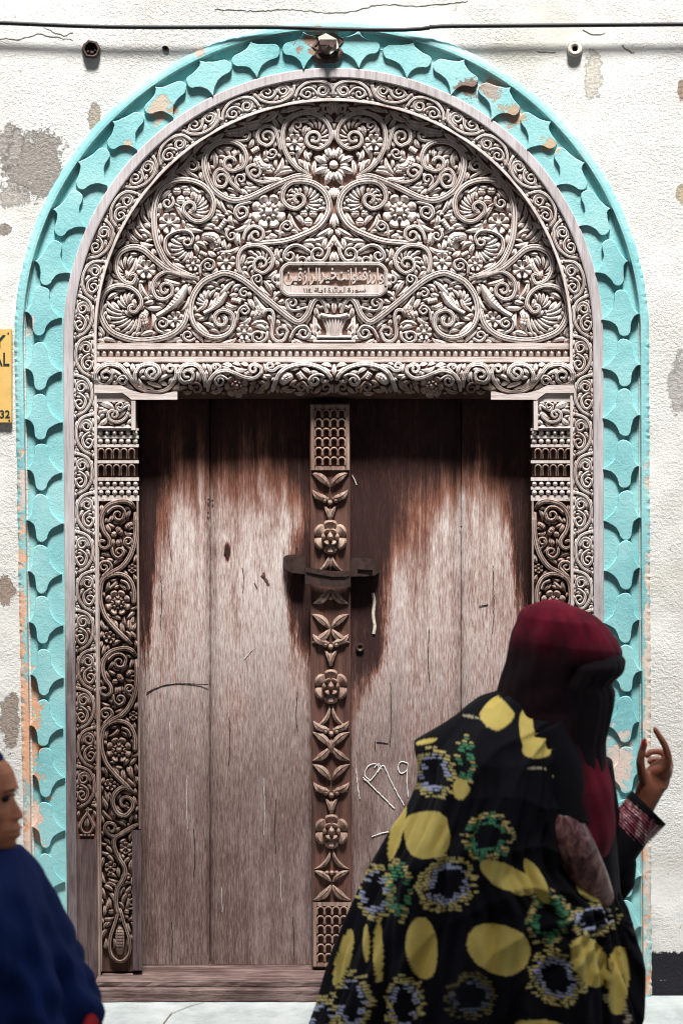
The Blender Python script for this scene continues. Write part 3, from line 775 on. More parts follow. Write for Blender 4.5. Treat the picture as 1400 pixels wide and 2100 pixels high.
t.scroll([(574, 488), (577, 463), (590, 454), (597, 463)], (587, 464), w=2.8, turns=1.0, prof=CURL)
t.scroll([(520, 413), (490, 421), (482, 435), (490, 449), (504, 444)], (495, 434), w=3.4, turns=1.1, prof=CURL)
t.scroll([(500, 571), (490, 550), (490, 524), (502, 507), (528, 503), (549, 512), (559, 529), (555, 548), (540, 560), (525, 555)], (537, 541), w=4.4, turns=1.0)
t.scroll([(676, 503), (672, 521), (662, 534), (646, 534)], (653, 520), w=3.6, turns=1.1, prof=CURL)
t.scroll([(638, 518), (614, 504), (597, 505), (585, 516), (583, 529), (593, 535)], (594, 524), w=3.6, turns=.9, prof=CURL)
t.scroll([(541, 650), (546, 637), (556, 637), (561, 650), (558, 672), (558, 690), (568, 700), (582, 697), (590, 681)], (576, 682), w=3.8, turns=1.0)
t.scroll([(593, 700), (606, 675), (625, 669), (635, 681)], (622, 683), w=3.4, turns=1.2, prof=CURL)
t.scroll([(634, 629), (606, 637), (592, 632), (588, 618), (597, 612)], (599, 622), w=3.2, turns=1.1, prof=CURL)
t.scroll([(338, 684), (322, 676), (318, 660), (329, 652), (342, 657)], (333, 663), w=3.2, turns=1.1, prof=CURL)
t.scroll([(549, 678), (545, 695), (531, 702), (519, 697), (519, 686)], (530, 690), w=3.0, turns=1.0, prof=CURL)
t.scroll([(486, 662), (490, 637), (502, 627), (510, 635)], (501, 637), w=2.8, turns=1.0, prof=CURL)
t.scroll([(545, 604), (520, 582), (518, 569), (530, 564)], (528, 573), w=2.6, turns=1.0, prof=CURL)
t.scroll([(411, 566), (412, 545), (424, 532), (437, 535)], (427, 544), w=2.8, turns=1.0, prof=CURL)
# the vase the stems rise from (left half; its twin mirrors it), the central flower, birds, fruit, blossoms
t.flower((300, 552), 21); t.flower((348, 458), 23); t.flower((551, 433), 37, rings=2); t.flower((604, 292), 19); t.flower((464, 536), 20)
t.flower((396, 541), 16); t.flower((360, 655), 18); t.flower((501, 681), 17)
for c in [(363, 391), (383, 392), (371, 410), (622, 437), (642, 437), (632, 455), (440, 450)]: t.ball(c, 9.5)
t.fruit([(531, 312), (527, 326), (535, 341), (550, 342), (559, 333)], 10.5); t.fruit([(413, 487), (424, 484), (440, 488), (444, 499), (430, 506)], 11); t.fruit([(303, 637), (294, 650), (298, 668), (304, 673)], 10.5)
t.fruit([(524, 620), (534, 636), (520, 657)], 10.5)
t.bar((516, 312), (531, 303), 6); t.bar((452, 468), (464, 450), 5.5); t.bar((232, 494), (245, 480), 5.5); t.bar((474, 614), (494, 619), 5); t.bar((410, 517), (424, 524), 4.5)
t.bird((322, 648), (384, 584), 12); t.bird((418, 642), (464, 600), 9)
t.stamp([(672, 640 + k) for k in range(0, 62, 4)], 16); t.stamp([(684, 338)], 47); t.stamp([(684, 590), (684, 575)], 10)
# combs of fronds inside the larger scrolls
t.fan((272, 632), 20, 58, 75, 200, 9, 4.2, -0.75); t.fan((272, 632), 12, 38, 215, 290, 5, 3.6, -0.6)
t.fan((268, 560), 15, 40, 140, 285, 8, 3.6, -0.6)
t.fan((430, 620), 8, 30, 185, 300, 6, 3.6, -0.5)
t.fan((391, 426), 14, 38, 280, 385, 7, 3.4, 0.5); t.fan((388, 500), 14, 44, 100, 205, 7, 4.0, -0.5)
t.fan((622, 412), 12, 42, 270, 385, 7, 3.6, 0.45); t.fan((613, 405), 8, 24, 150, 265, 5, 3.0, 0.4)
t.fan((645, 276), 14, 34, 230, 400, 8, 3.4, 0.55); t.fan((537, 541), 12, 34, 150, 330, 9, 3.2, 0.4)
t.fan((474, 333), 10, 32, 200, 280, 3, 4.0, 0.3); t.fan((547, 282), 14, 26, 130, 190, 4, 3.0, 0.4)
for (a_, b_, w_, be_) in [((420, 582), (452, 590), 5, -.2), ((400, 640), (424, 600), 5, .2), ((404, 655), (430, 640), 4.5, .2), ((470, 572), (440, 590), 5, .2), ((500, 585), (474, 600), 4.5, .2), ((520, 600), (556, 640), 5, .15), ((560, 615), (590, 600), 5, -.2),
                          ((565, 628), (606, 652), 5, -.1), ((200, 668), (196, 640), 4.5, .1), ((214, 690), (198, 668), 5, .15), ((240, 702), (206, 696), 5, .12), ((212, 578), (196, 590), 4, .1), ((226, 560), (216, 530), 5, .15), ((262, 470), (285, 498), 5, .2), ((272, 455), (302, 492), 5, .2), ((285, 440), (310, 480), 5, .2), ((292, 425), (311, 460), 4.5, .2),
                          ((306, 410), (316, 440), 4.5, .15), ((362, 352), (390, 366), 5, -.15), ((346, 362), (372, 368), 4.5, -.12), ((500, 262), (540, 250), 5, .15), ((470, 275), (512, 268), 5, .1), ((410, 330), (424, 300), 4.5, .15), ((560, 240), (574, 262), 5, .1), ((572, 232), (584, 250), 4.5, .1), ((590, 380), (560, 398), 5, .15),
                          ((600, 345), (570, 352), 5, .12), ((620, 355), (602, 318), 5, -.15), ((634, 356), (628, 322), 5, -.12), ((645, 360), (650, 325), 5, -.1), ((540, 408), (500, 414), 5, .15), ((560, 470), (600, 476), 5, .15), ((640, 492), (670, 482), 5, .15), ((620, 496), (662, 500), 5, -.1), ((444, 400), (456, 430), 5, .15), ((452, 404), (470, 440), 5, .15)]:
    t.leaf(a_, b_, w_, be_)
t.fill(2.7, 620, 50, 5.6)
def ty_map(px, py, h): return W(px, py, Y_TY - h * 1.5)
MIR = 685.0
emit(t.items, ty_map, ty, out=OUT); emit(t.items, ty_map, ty, mirror=MIR, out=OUT)
c = Relief(560, 810, 280, 720)
# central star flower: two rings of pointed leaves
for k in range(8):
    a = 2 * math.pi * k / 8 + R(22.5)
    c.leaf((684 + 14 * math.cos(a), 338 + 14 * math.sin(a)), (684 + 45 * math.cos(a), 338 + 45 * math.sin(a)), 7.5, 0, h=.012)
    a += R(22.5)
    c.leaf((684 + 13 * math.cos(a), 338 + 13 * math.sin(a)), (684 + 34 * math.cos(a), 338 + 34 * math.sin(a)), 4.6, 0, h=.010)
c.ball((684, 338), 10, .013, 'flower_core', cross=False)
c.leaf((685, 288), (685, 262), 5, 0); c.leaf((685, 232), (685, 206), 6, 0); c.leaf((676, 236), (668, 216), 4, .1); c.leaf((694, 236), (702, 216), 4, -.1)
c.leaf((685, 470), (685, 440), 5, 0); c.leaf((685, 405), (685, 384), 5, 0); c.leaf((678, 408), (672, 386), 3.4, .1); c.leaf((692, 408), (698, 386), 3.4, -.1)
c.leaf((685, 500), (685, 482), 7, 0); c.leaf((685, 642), (685, 612), 6, 0)
for sg in (-1, 1):
    X = lambda x: 685 + sg * x
    for (a, b, c_, d, w_, be) in ((30, 690, 44, 668, 5, .15), (26, 676, 40, 656, 4.5, .12), (34, 700, 56, 690, 4.5, -.15), (8, 632, 16, 616, 4, .1), (24, 655, 33, 641, 4, .1), (20, 625, 34, 632, 4, .15)):
        c.leaf((X(a), b), (X(c_), d), w_, be * sg)
# vase
vs = catmull([(658, 648), (662, 662), (668, 678), (668, 688)], 2)
V, Fc = [], []
for i, (x, y) in enumerate(vs):
    hw = 685 - x
    for j in range(25):
        a = -1 + 2 * j / 24; V.append((685 + a * hw, y, (0.012 * math.sqrt(max(0, 1 - a * a * .8)) * (1.0 if j % 3 else .72)) if 0 < j < 24 else 0))
for i in range(len(vs) - 1):
    for j in range(24): Fc.append((i * 25 + j, i * 25 + j + 1, (i + 1) * 25 + j + 1, (i + 1) * 25 + j))
c.add('vase', V, Fc, 1e5)
for (x0, x1, y, w) in ((657, 713, 645, 4.5), (649, 721, 691, 3.5), (642, 728, 700, 3.8)):
    P = np.stack([np.linspace(x0, x1, 17), y + (5 if y < 650 else 0) * (1 - np.linspace(-1, 1, 17) ** 2)], 1)
    V, Fc = sweep(P, w, .014, DOME); c.add('vase_ring', V, Fc, 1e5)
emit(c.items, ty_map, ty, out=OUT)
# cartouche with the inscription
def rrect(x0, x1, y0, y1, r, n=6):
    P = []
    for (cx, cy, a0) in ((x1 - r, y1 - r, 0), (x0 + r, y1 - r, 90), (x0 + r, y0 + r, 180), (x1 - r, y0 + r, 270)):
        for k in range(n + 1):
            a = R(a0 + 90 * k / n); P.append((cx + r * math.cos(a), cy + r * math.sin(a)))
    return np.array(P)
def plate(P, y0, y1, mat, name, parent):
    n = len(P); V = [W(*p, y0) for p in P] + [W(*p, y1) for p in P]
    return mesh_obj(name, V, [tuple(range(n))[::-1], tuple(range(n, 2 * n))] + [(k, (k + 1) % n, n + (k + 1) % n, n + k) for k in range(n)], mat, parent)
plate(rrect(574, 794, 538, 608, 22), Y_TY - 0.003, Y_TY - 0.0095, M['field'], 'cartouche_field', ty)
ring = rrect(577, 791, 541, 606, 20, 8); ring = np.vstack([ring, ring[:2]])
V, Fc = sweep(ring, 4.0, 0.020, VINE)
mesh_obj('cartouche_border', [ty_map(a, b, h * .5 + .003) for a, b, h in V], Fc, M['carved'], ty)
plate(np.array([(581, 583), (610, 586), (660, 584), (700, 588), (740, 584), (788, 583), (788, 594), (780, 602), (768, 604), (600, 604), (588, 602), (581, 594)]), Y_TY - 0.008, Y_TY - 0.0165, M['carved'], 'cartouche_foot', ty)
for (bx, by) in ((570, 569), (571, 583), (798, 569), (797, 583)):
    r = Relief(560, 810, 530, 620); r.ball((bx, by), 8, .012, 'boss', cross=False); emit(r.items, ty_map, ty, out=OUT)

# joined Arabic letter forms: isolated, final, initial, medial
FORMS = {'ا': (0xFE8D, 0xFE8E), 'و': (0xFEED, 0xFEEE), 'ر': (0xFEAD, 0xFEAE), 'ز': (0xFEAF, 0xFEB0), 'ق': (0xFED5, 0xFED6, 0xFED7, 0xFED8),
         'ن': (0xFEE5, 0xFEE6, 0xFEE7, 0xFEE8), 'ت': (0xFE95, 0xFE96, 0xFE97, 0xFE98), 'خ': (0xFEA5, 0xFEA6, 0xFEA7, 0xFEA8), 'ي': (0xFEF1, 0xFEF2, 0xFEF3, 0xFEF4),
         'ل': (0xFEDD, 0xFEDE, 0xFEDF, 0xFEE0), 'س': (0xFEB1, 0xFEB2, 0xFEB3, 0xFEB4), 'ة': (0xFE93, 0xFE94), 'م': (0xFEE1, 0xFEE2, 0xFEE3, 0xFEE4), 'ئ': (0xFE89, 0xFE8A, 0xFE8B, 0xFE8C), 'د': (0xFEA9, 0xFEAA)}
def shape(word):
    out = []
    for i, ch in enumerate(word):
        f = FORMS[ch]; prev = i > 0 and len(FORMS[word[i - 1]]) == 4; nxt = i < len(word) - 1 and len(f) == 4
        out.append(chr(f[3 if prev and nxt else 2 if nxt else 1 if prev else 0]))
    return ''.join(out[::-1])
def text_mesh(s):
    cu = bpy.data.curves.new('text', 'FONT'); cu.body = s; cu.extrude = 0.5; cu.resolution_u = 3; cu.offset = 0.012
    o = bpy.data.objects.new('text', cu); COL.objects.link(o)
    me = bpy.data.meshes.new_from_object(o.evaluated_get(bpy.context.evaluated_depsgraph_get()))
    V = np.array([v.co[:] for v in me.vertices]); Fc = [tuple(p.vertices) for p in me.polygons]
    bpy.data.objects.remove(o); bpy.data.curves.remove(cu); bpy.data.meshes.remove(me)
    return V, Fc
def place_text(s, x0, x1, y0, y1, ya, yb, mat, parent, name='lettering'):
    """letters fitted into a box of photo pixels, standing from depth ya out to yb"""
    V, Fc = text_mesh(s)
    lo, hi = V.min(0), V.max(0)
    P = [W(x0 + (x1 - x0) * (v[0] - lo[0]) / (hi[0] - lo[0]), y1 - (y1 - y0) * (v[1] - lo[1]) / (hi[1] - lo[1]), ya + (yb - ya) * (v[2] + .5)) for v in V]
    return mesh_obj(name, P, Fc, mat, parent)
M['cut'] = plain('cut_letter_brown', (0.09, 0.05, 0.04), 0.9, 0.3, 90)
for w_, x0, x1, y0, y1 in (('وارزقنا', 728, 787, 549, 583), ('وانت', 690, 730, 550, 582), ('خير', 655, 692, 549, 583), ('الرازقين', 584, 656, 549, 585)):
    place_text(shape(w_), x0, x1, y0, y1, Y_TY - 0.007, Y_TY - 0.0175, M['carved'], ty)
for s_, x0, x1, y0, y1 in ((shape('سورة'), 712, 750, 590, 602), (shape('المائدة'), 672, 709, 588, 602), (shape('اية'), 644, 668, 590, 602), ('\u0661\u0661\u0664', 622, 640, 591, 601)):
    place_text(s_, x0, x1, y0, y1, Y_TY - 0.016, Y_TY - 0.0172, M['cut'], ty)

# ---- rails, bead row and lintel
def rail(py0, py1, x0, x1, yf, mat, name, parent, yb=0.07, bev=0.002):
    a = W(x0, py1, yf); b = W(x1, py0, yf)
    return mesh_obj(name, *box(a[0], b[0], yf, yb, a[2], b[2], bev), M[mat], parent)
rail(704, 717, 195, 1174, 0.012, 'rail', 'rail', frame)
rail(716, 732, 196, 1173, 0.030, 'ground', 'bead_ground', frame, bev=0)
rail(731.5, 743, 194, 1174, 0.004, 'rail', 'rail', frame)
for i in range(69):
    r = Relief(0, 10, 0, 10); x = 199.5 + i * 14.1
    P = np.stack([np.full(7, x), np.linspace(717.5, 731, 7)], 1)
    V, Fc = sweep(P, 5.6, np.array([.4, .85, 1, 1.05, 1, .85, .4]) * .016, [(-1, 0), (-.7, .8), (.1, 1), (.75, .5), (1, 0)])
    OUT.append(('bead', [W(a, b, 0.029 - h) for a, b, h in V], Fc, 40, 'carved', frame))

# lintel: rounded forward at the top, rolling back under at the foot; flat blocks at both ends
LY0, LY1 = 743.0, 818.0
def lin_y(py): return float(np.interp(py, [743, 752, 765, 780, 795, 806, 814, 818], [0.012, 0.000, -0.004, 0.000, 0.012, 0.028, 0.048, 0.07]))
V, Fc = [], []
ys = np.linspace(LY0, LY1, 20); xs = np.linspace(194, 1176, 40)
for x in xs:
    for y in ys: V.append(W(x, y, lin_y(y)))
for i in range(39):
    for j in range(19): Fc.append((i * 20 + j, (i + 1) * 20 + j, (i + 1) * 20 + j + 1, i * 20 + j + 1))
k = len(V)
V += [W(194, LY1, .2), W(1176, LY1, .2)]; Fc.append((19, 39 * 20 + 19, k + 1, k))
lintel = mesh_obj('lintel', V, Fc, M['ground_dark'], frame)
l = Relief(192, 690, 742, 820)
l.mask(lambda x, y: (y > 744) & (y < 806) & (x > 195) & (x < 684) & ~((x < 252) & (y > 789)) & ~((x < 300) & (y > 803)))
l.stamp([(x, 744) for x in range(194, 690, 3)], .6); l.stamp([(x, 812) for x in range(194, 690, 3)], .6)
l.scroll([(283, 797), (264, 771), (246, 750), (222, 746), (202, 756), (195, 772), (201, 786), (216, 789), (228, 780)], (217, 771), w=4.6, turns=1.1)
l.scroll([(283, 797), (277, 771), (287, 752), (307, 746), (322, 752), (327, 765), (318, 776)], (311, 764), w=4.4, turns=1.2)
l.scroll([(276, 790), (301, 803), (324, 804), (344, 797), (357, 782), (362, 765), (358, 753), (348, 748)], (350, 757), w=4.2, turns=.9)
l.scroll([(240, 789), (244, 776), (254, 771), (260, 778)], (251, 780), w=2.8, turns=1.0, prof=CURL)
l.scroll([(421, 795), (419, 774), (408, 752), (391, 746), (374, 752), (367, 771), (376, 784), (391, 782)], (384, 769), w=4.4, turns=1.1)
l.scroll([(426, 803), (429, 784), (441, 767), (462, 760), (482, 766), (501, 774), (520, 776), (534, 767), (536, 755), (525, 747)], (520, 757), w=4.4, turns=1.1)
l.scroll([(440, 764), (452, 754), (447, 747), (438, 748)], (441, 753), w=2.6, turns=.9, prof=CURL)
l.scroll([(558, 804), (563, 788), (574, 765), (594, 752), (622, 746), (651, 752), (670, 764), (681, 780)], None, w=4.6)
l.scroll([(590, 748), (572, 752), (560, 760), (549, 757), (547, 749)], (555, 751), w=3.2, turns=.9, prof=CURL)
l.scroll([(668, 774), (654, 768), (640, 772), (634, 782), (641, 789)], (645, 780), w=3.2, turns=1, prof=CURL)
l.scroll([(632, 806), (628, 792), (620, 784), (611, 790)], (619, 794), w=3.0, turns=1, prof=CURL)
l.scroll([(470, 780), (452, 770), (441, 780), (446, 790)], (451, 781), w=2.6, turns=1, prof=CURL)
l.flower((485, 792), 25, 7, rings=2); l.fruit([(577, 788), (586, 775), (600, 769)], 11); l.bar((610, 765), (619, 778), 5)
l.leaf((530, 800), (552, 776), 7, .15); l.leaf((528, 782), (552, 795), 5, -.1); l.leaf((273, 762), (272, 745), 5, 0); l.leaf((685, 770), (685, 746), 4.8, 0)
l.fill(2.6, 90, 28, 4.6)
def lin_map(px, py, h): return W(px, py, lin_y(py) - h * 1.35)
l.items = [(a, V_, F_, z_, 'carved_dark' if V_[:, 1].mean() > 784 and V_[:, 0].mean() > 366 else m_) for a, V_, F_, z_, m_ in l.items]  # lower pieces take a darker wood colour to deepen the shade there
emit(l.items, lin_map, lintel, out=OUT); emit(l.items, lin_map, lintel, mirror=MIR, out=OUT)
for mir in (False, True):
    mx = (lambda x: 2 * MIR - x) if mir else (lambda x: x)
    pts = [(194, 789), (248, 790), (268, 800), (290, 806), (330, 809), (356, 803), (364, 803), (364, 819.5), (270, 819.5), (252, 806), (194, 806)]
    plate(np.array([(mx(a), b) for a, b in pts]), 0.10, -0.012, M['rail'], 'end_block', frame)
    pts = [(196, 806.5), (251, 806.5), (264, 818), (272, 819), (272, 824), (196, 824)]
    plate(np.array([(mx(a), b) for a, b in pts]), 0.10, -0.004, M['rail'], 'capital_slab', frame)
# ---- pilasters
Y_PI = 0.006
def pil_x(px, py, side):
    """drawn for the left pilaster; the right one mirrors it"""
    if side < 0: return px + max(0, py - CYA) * 0.0075
    return 2 * MIR - px + max(0, py - CYA) * 0.003
def slab(side, x0, x1, py0, py1, yf, yb, mat, name, parent, n=10, ch=1.2):
    V, Fc = [], []
    prof = [(x0, yb), (x0, yf + .002), (x0 + ch, yf), (x1 - ch, yf), (x1, yf + .002), (x1, yb)]
    for py in np.linspace(py0, py1, n):
        for (x, y) in prof: V.append(W(pil_x(x, py, side), py, y))
    m = 6
    for i in range(n - 1):
        for j in range(m - 1): Fc.append((i * m + j, (i + 1) * m + j, (i + 1) * m + j + 1, i * m + j + 1))
    Fc.append(tuple(range(m))); Fc.append(tuple((n - 1) * m + j for j in range(m)))
    return mesh_obj(name, V, Fc, M[mat] if isinstance(mat, str) else mat, parent)
def pilaster_relief():
    p = Relief(197, 284, 1020, 1960)
    p.mask(lambda x, y: (x > 199) & (x < 277) & (y > 1027) & (y < 1946))
    p.stamp([(199, y) for y in range(1026, 1950, 3)], .8); p.stamp([(277, y) for y in range(1026, 1950, 3)], .8)
    for k in range(2):
        o = 302.0 * k
        S = lambda L: [(a, b + o) for a, b in L]
        p.scroll(S([(275, 1044), (265, 1032), (249, 1028), (223, 1035), (209, 1051), (205, 1069), (210, 1089), (221, 1105), (222, 1118), (213, 1125), (203, 1122)]), (208, 1114 + o), w=5.2, turns=.7)
        p.scroll(S([(274, 1050), (276, 1064), (276, 1093), (271, 1120), (262, 1143), (246, 1163), (223, 1176), (207, 1190), (202, 1209), (202, 1233), (210, 1260), (225, 1281), (243, 1300), (266, 1322)]), None, w=5.0, name='vine')
        p.scroll(S([(212, 1186), (225, 1179), (241, 1177), (257, 1183), (267, 1197), (271, 1215), (270, 1240)]), None, w=4.4, name='vine')
        p.scroll(S([(203, 1186), (217, 1173), (225, 1163), (220, 1153), (209, 1152)]), (211, 1163 + o), w=3.4, turns=1.1, prof=CURL)
        p.scroll(S([(214, 1056), (229, 1042), (244, 1040), (253, 1050), (250, 1063)]), (240, 1056 + o), w=3.4, turns=1.1, prof=CURL)
        p.scroll(S([(226, 1121), (229, 1137), (239, 1144), (249, 1138)]), (241, 1132 + o), w=3.2, turns=1.0, prof=CURL)
        p.scroll(S([(266, 1128), (253, 1114), (256, 1104), (264, 1104)]), (259, 1111 + o), w=2.8, turns=.9, prof=CURL)
        p.scroll(S([(243, 1190), (256, 1196), (262, 1210)]), None, w=3, prof=CURL)
        p.fruit(S([(236, 1078), (242, 1088), (248, 1098)]), 6.5); p.fruit(S([(253, 1084), (261, 1078), (269, 1072)]), 6); p.ball((231, 1096 + o), 6.5)
        p.flower((238, 1236 + o), 27, 8, h=.015, rings=2); p.flower((220, 1307 + o), 13, 7); p.flower((268, 1166 + o), 10, 6)
        p.leaf((240, 1106 + o), (242, 1122 + o), 5, .1); p.leaf((219, 1072 + o), (236, 1080 + o), 4.5, .2)
        p.leaf((236, 1292 + o), (222, 1268 + o), 5, .15); p.leaf((252, 1298 + o), (248, 1272 + o), 5, -.15); p.leaf((266, 1296 + o), (264, 1264 + o), 5, -.1)
    # lower coil, winding stem, and the scaly drop it springs from
    p.scroll([(268, 1626), (250, 1615), (234, 1622), (224, 1641), (232, 1666), (250, 1673), (264, 1660)], (250, 1648), w=5, turns=1.0)
    p.scroll([(276, 1690), (250, 1704), (231, 1716), (217, 1712), (208, 1700), (214, 1688), (226, 1690)], (220, 1699), w=4.4, turns=.8)
    p.scroll([(276, 1690), (250, 1706), (230, 1718), (226, 1732), (234, 1756), (248, 1780), (246, 1800), (232, 1825), (230, 1855), (236, 1880)], None, w=4.6, name='vine')
    p.flower((250, 1739), 13, 6); p.flower((219, 1779), 13, 6); p.ball((219, 1870), 6); p.ball((252, 1870), 6)
    for (a, b, w, be) in [((232, 1800), (208, 1796), 4.5, .2), ((240, 1800), (262, 1796), 4.5, -.2), ((230, 1820), (208, 1814), 4.5, .25), ((240, 1820), (262, 1812), 4.5, -.25), ((228, 1858), (210, 1828), 4.5, .2), ((244, 1858), (262, 1828), 4.5, -.2),
                          ((226, 1770), (206, 1750), 4, .1), ((246, 1775), (264, 1756), 4.5, -.1), ((214, 1890), (206, 1910), 3, .2), ((258, 1890), (264, 1910), 3, -.2)]: p.leaf(a, b, w, be)
    p.scroll([(236, 1862), (228, 1890), (218, 1920), (216, 1945), (222, 1963), (237, 1972), (252, 1963), (258, 1945), (255, 1920), (245, 1890), (238, 1862)], None, w=3.2, name='drop_outline', prof=CURL)
    p.fruit([(237, 1895), (237, 1925), (237, 1958)], 11, name='drop')
    p.fill(2.6, 170, 26, 4.4)
    return p.items
PIL = pilaster_relief()
for side in (-1, 1):
    nm = 'pilaster'
    pil = slab(side, 197, 281.5, 824, 1992, Y_PI + .012, 0.16, 'ground_dark', nm, frame, n=14)
    slab(side, 197, 200.5, 1028, 1992, Y_PI - .008, .05, 'carved', 'edge_fillet', pil); slab(side, 277.5, 281.9, 1028, 1700, Y_PI - .006, .05, 'carved_dark', 'edge_fillet', pil)
    slab(side, 263, 282.2, 1702, 1990, Y_PI - .009, .05, 'board', 'base_board', pil)
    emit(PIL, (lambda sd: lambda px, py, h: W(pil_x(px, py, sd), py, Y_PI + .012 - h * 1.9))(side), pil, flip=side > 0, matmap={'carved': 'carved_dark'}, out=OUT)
    # carved block under the capital
    slab(side, 196.5, 277, 823, 880, Y_PI - .001, .1, 'ground', 'capital_block', pil)
    slab(side, 268, 277.3, 822, 882, Y_PI - .022, .1, 'carved', 'capital_edge', pil, ch=1)
    b = Relief(197, 278, 822, 882)
    b.mask(lambda x, y: (x > 198) & (x < 267) & (y > 825) & (y < 875))
    b.scroll([(264, 842), (256, 858), (241, 866), (226, 862), (221, 850), (228, 842), (238, 845)], (233, 851), w=3.6, turns=1.0)
    b.scroll([(263, 846), (264, 832), (252, 838), (243, 842), (238, 832), (246, 826)], (246, 833), w=2.8, turns=.8, prof=CURL)
    b.leaf((234, 838), (200, 826), 7, .08); b.leaf((222, 842), (200, 850), 5.5, .12); b.leaf((220, 856), (200, 871), 5.5, -.12); b.fill(2.4, 20, 22, 4.4, curl=False)
    b.bar((199, 877), (268, 877), 2.6, 'fillet')
    emit(b.items, (lambda sd: lambda px, py, h: W(pil_x(px, py, sd), py, Y_PI - .001 - h * 1.4))(side), pil, flip=side > 0, out=OUT)
    # ringed collar: bead rows, arched rows, fillets
    for (y0, y1, out_) in ((878, 883, .004), (893, 899, .005), (911, 917, .006), (944, 950, .008), (979, 986, .008), (998, 1004, .005), (1016, 1027, .004)):
        slab(side, 196.8, 283.5, y0, y1, Y_PI - out_, .1, 'carved', 'fillet', pil, n=2, ch=.8)
    for yb in (888, 905, 992, 1010):
        for i in range(6):
            b = Relief(197, 290, yb - 9, yb + 9); b.ball((205 + i * 14.2, yb), 5.8, .011, 'bead', cross=False)
            emit(b.items, (lambda sd: lambda px, py, h: W(pil_x(px, py, sd), py, Y_PI + .006 - h * 1.5))(side), pil, out=OUT)
    for yb, hgt in ((918, 25), (951, 27)):
        for i in range(5):
            x = 206 + i * 15.6
            b = Relief(190, 300, 900, 990)
            b.scroll([(x - 5.6, yb + hgt - 2), (x - 6, yb + 9), (x - 4.2, yb + 4), (x, yb + 2.2), (x + 4.2, yb + 4), (x + 6, yb + 9), (x + 5.6, yb + hgt - 2)], None, w=1.9, h=.012, prof=DOME, name='arch_rib')
            emit(b.items, (lambda sd: lambda px, py, h: W(pil_x(px, py, sd), py, Y_PI + .006 - h * 1.5 + .012 * (py - 918 if py < 948 else py - 951) / 26))(side), pil, matmap={'carved': 'carved_dark'}, out=OUT)

# ---- sill boards
def sill_board(x0, x1, yf, yb, z0, z1, name):
    V, Fc = [], []; n = 50
    for i in range(n + 1):
        x = x0 + (x1 - x0) * i / n; j = rng.uniform(-.0022, .0022, 4)
        V += [(x, yb, z0), (x, yf + j[0], z0), (x, yf + j[1], z1 - .006 + j[2] * .5), (x, yf + .007 + j[1], z1 - abs(j[3]) * .7), (x, yf + .03, z1), (x, yb, z1)]
    for i in range(n):
        for k in range(5): Fc.append((i * 6 + k, i * 6 + k + 1, (i + 1) * 6 + k + 1, (i + 1) * 6 + k))
    Fc.append(tuple(range(6))); Fc.append(tuple(n * 6 + k for k in range(6))[::-1])
    return mesh_obj(name, V, Fc, M['sill'], frame)
sill_board(W(202, 2012)[0], W(1176, 2012)[0], -0.047, 0.2, 0.374, 0.393, 'sill')
sill_board(W(136, 2040)[0], W(1246, 2040)[0], -0.060, 0.2, Z_STEP + .002, 0.3725, 'sill')

# ------------------------------------------------------------------ door leaves
Y_LEAF = 0.105
leafL = thing('door_leaf', 'left plank door leaf, bleached below, bearing the carved centre post', 'door', W(460, 1978, Y_LEAF))
leafR = thing('door_leaf', 'right plank door leaf, darker brown, with keyhole and chalked numerals', 'door', W(905, 1978, Y_LEAF))
def plank(px0, px1, mat, parent, cupx=0.003):
    V, Fc = [], []; nz, nx = 24, 9
    a0, a1 = W(px0, 800, Y_LEAF), W(px1, 800, Y_LEAF)
    for i in range(nz + 1):
        z = 0.394 + (a0[2] - 0.394) * i / nz
        for j in range(nx + 1):
            u = j / nx; x = a0[0] + (a1[0] - a0[0]) * u
            y = Y_LEAF - cupx * 4 * u * (1 - u) + (0.0035 if j in (0, nx) else 0)
            V.append((x, y, z))
    m = nx + 1
    for i in range(nz):
        for j in range(nx): Fc.append((i * m + j, i * m + j + 1, (i + 1) * m + j + 1, (i + 1) * m + j))
    k = len(V)
    for i in range(nz + 1): V += [(a0[0], Y_LEAF + .04, V[i * m][2]), (a1[0], Y_LEAF + .04, V[i * m][2])]
    for i in range(nz):
        Fc += [(i * m, (i + 1) * m, k + 2 * i + 2, k + 2 * i), (i * m + nx, k + 2 * i + 1, k + 2 * i + 3, (i + 1) * m + nx)]
    o = mesh_obj('plank', V, Fc, mat, parent, smooth=True); return o
pl1 = plank(276, 429.2, M['plank_l'], leafL); pl2 = plank(432.0, 678, M['plank_l'], leafL)
pr1 = plank(680, 944.0, M['plank_r'], leafR); pr2 = plank(946.4, 1106, M['plank_r'], leafR)
def scratch(pts, w, mat, parent, name, lift=.0045, jit=.5):
    P = catmull(pts, 4); P = P + rng.uniform(-jit, jit, P.shape)
    V, Fc = sweep(P, w * rng.uniform(.6, 1.15, len(P)), 0.0012, [(-1, 0), (-.5, 1), (.5, 1), (1, 0)])
    return mesh_obj(name, [W(a, b, Y_LEAF - lift - c) for a, b, c in V], Fc, mat, parent)
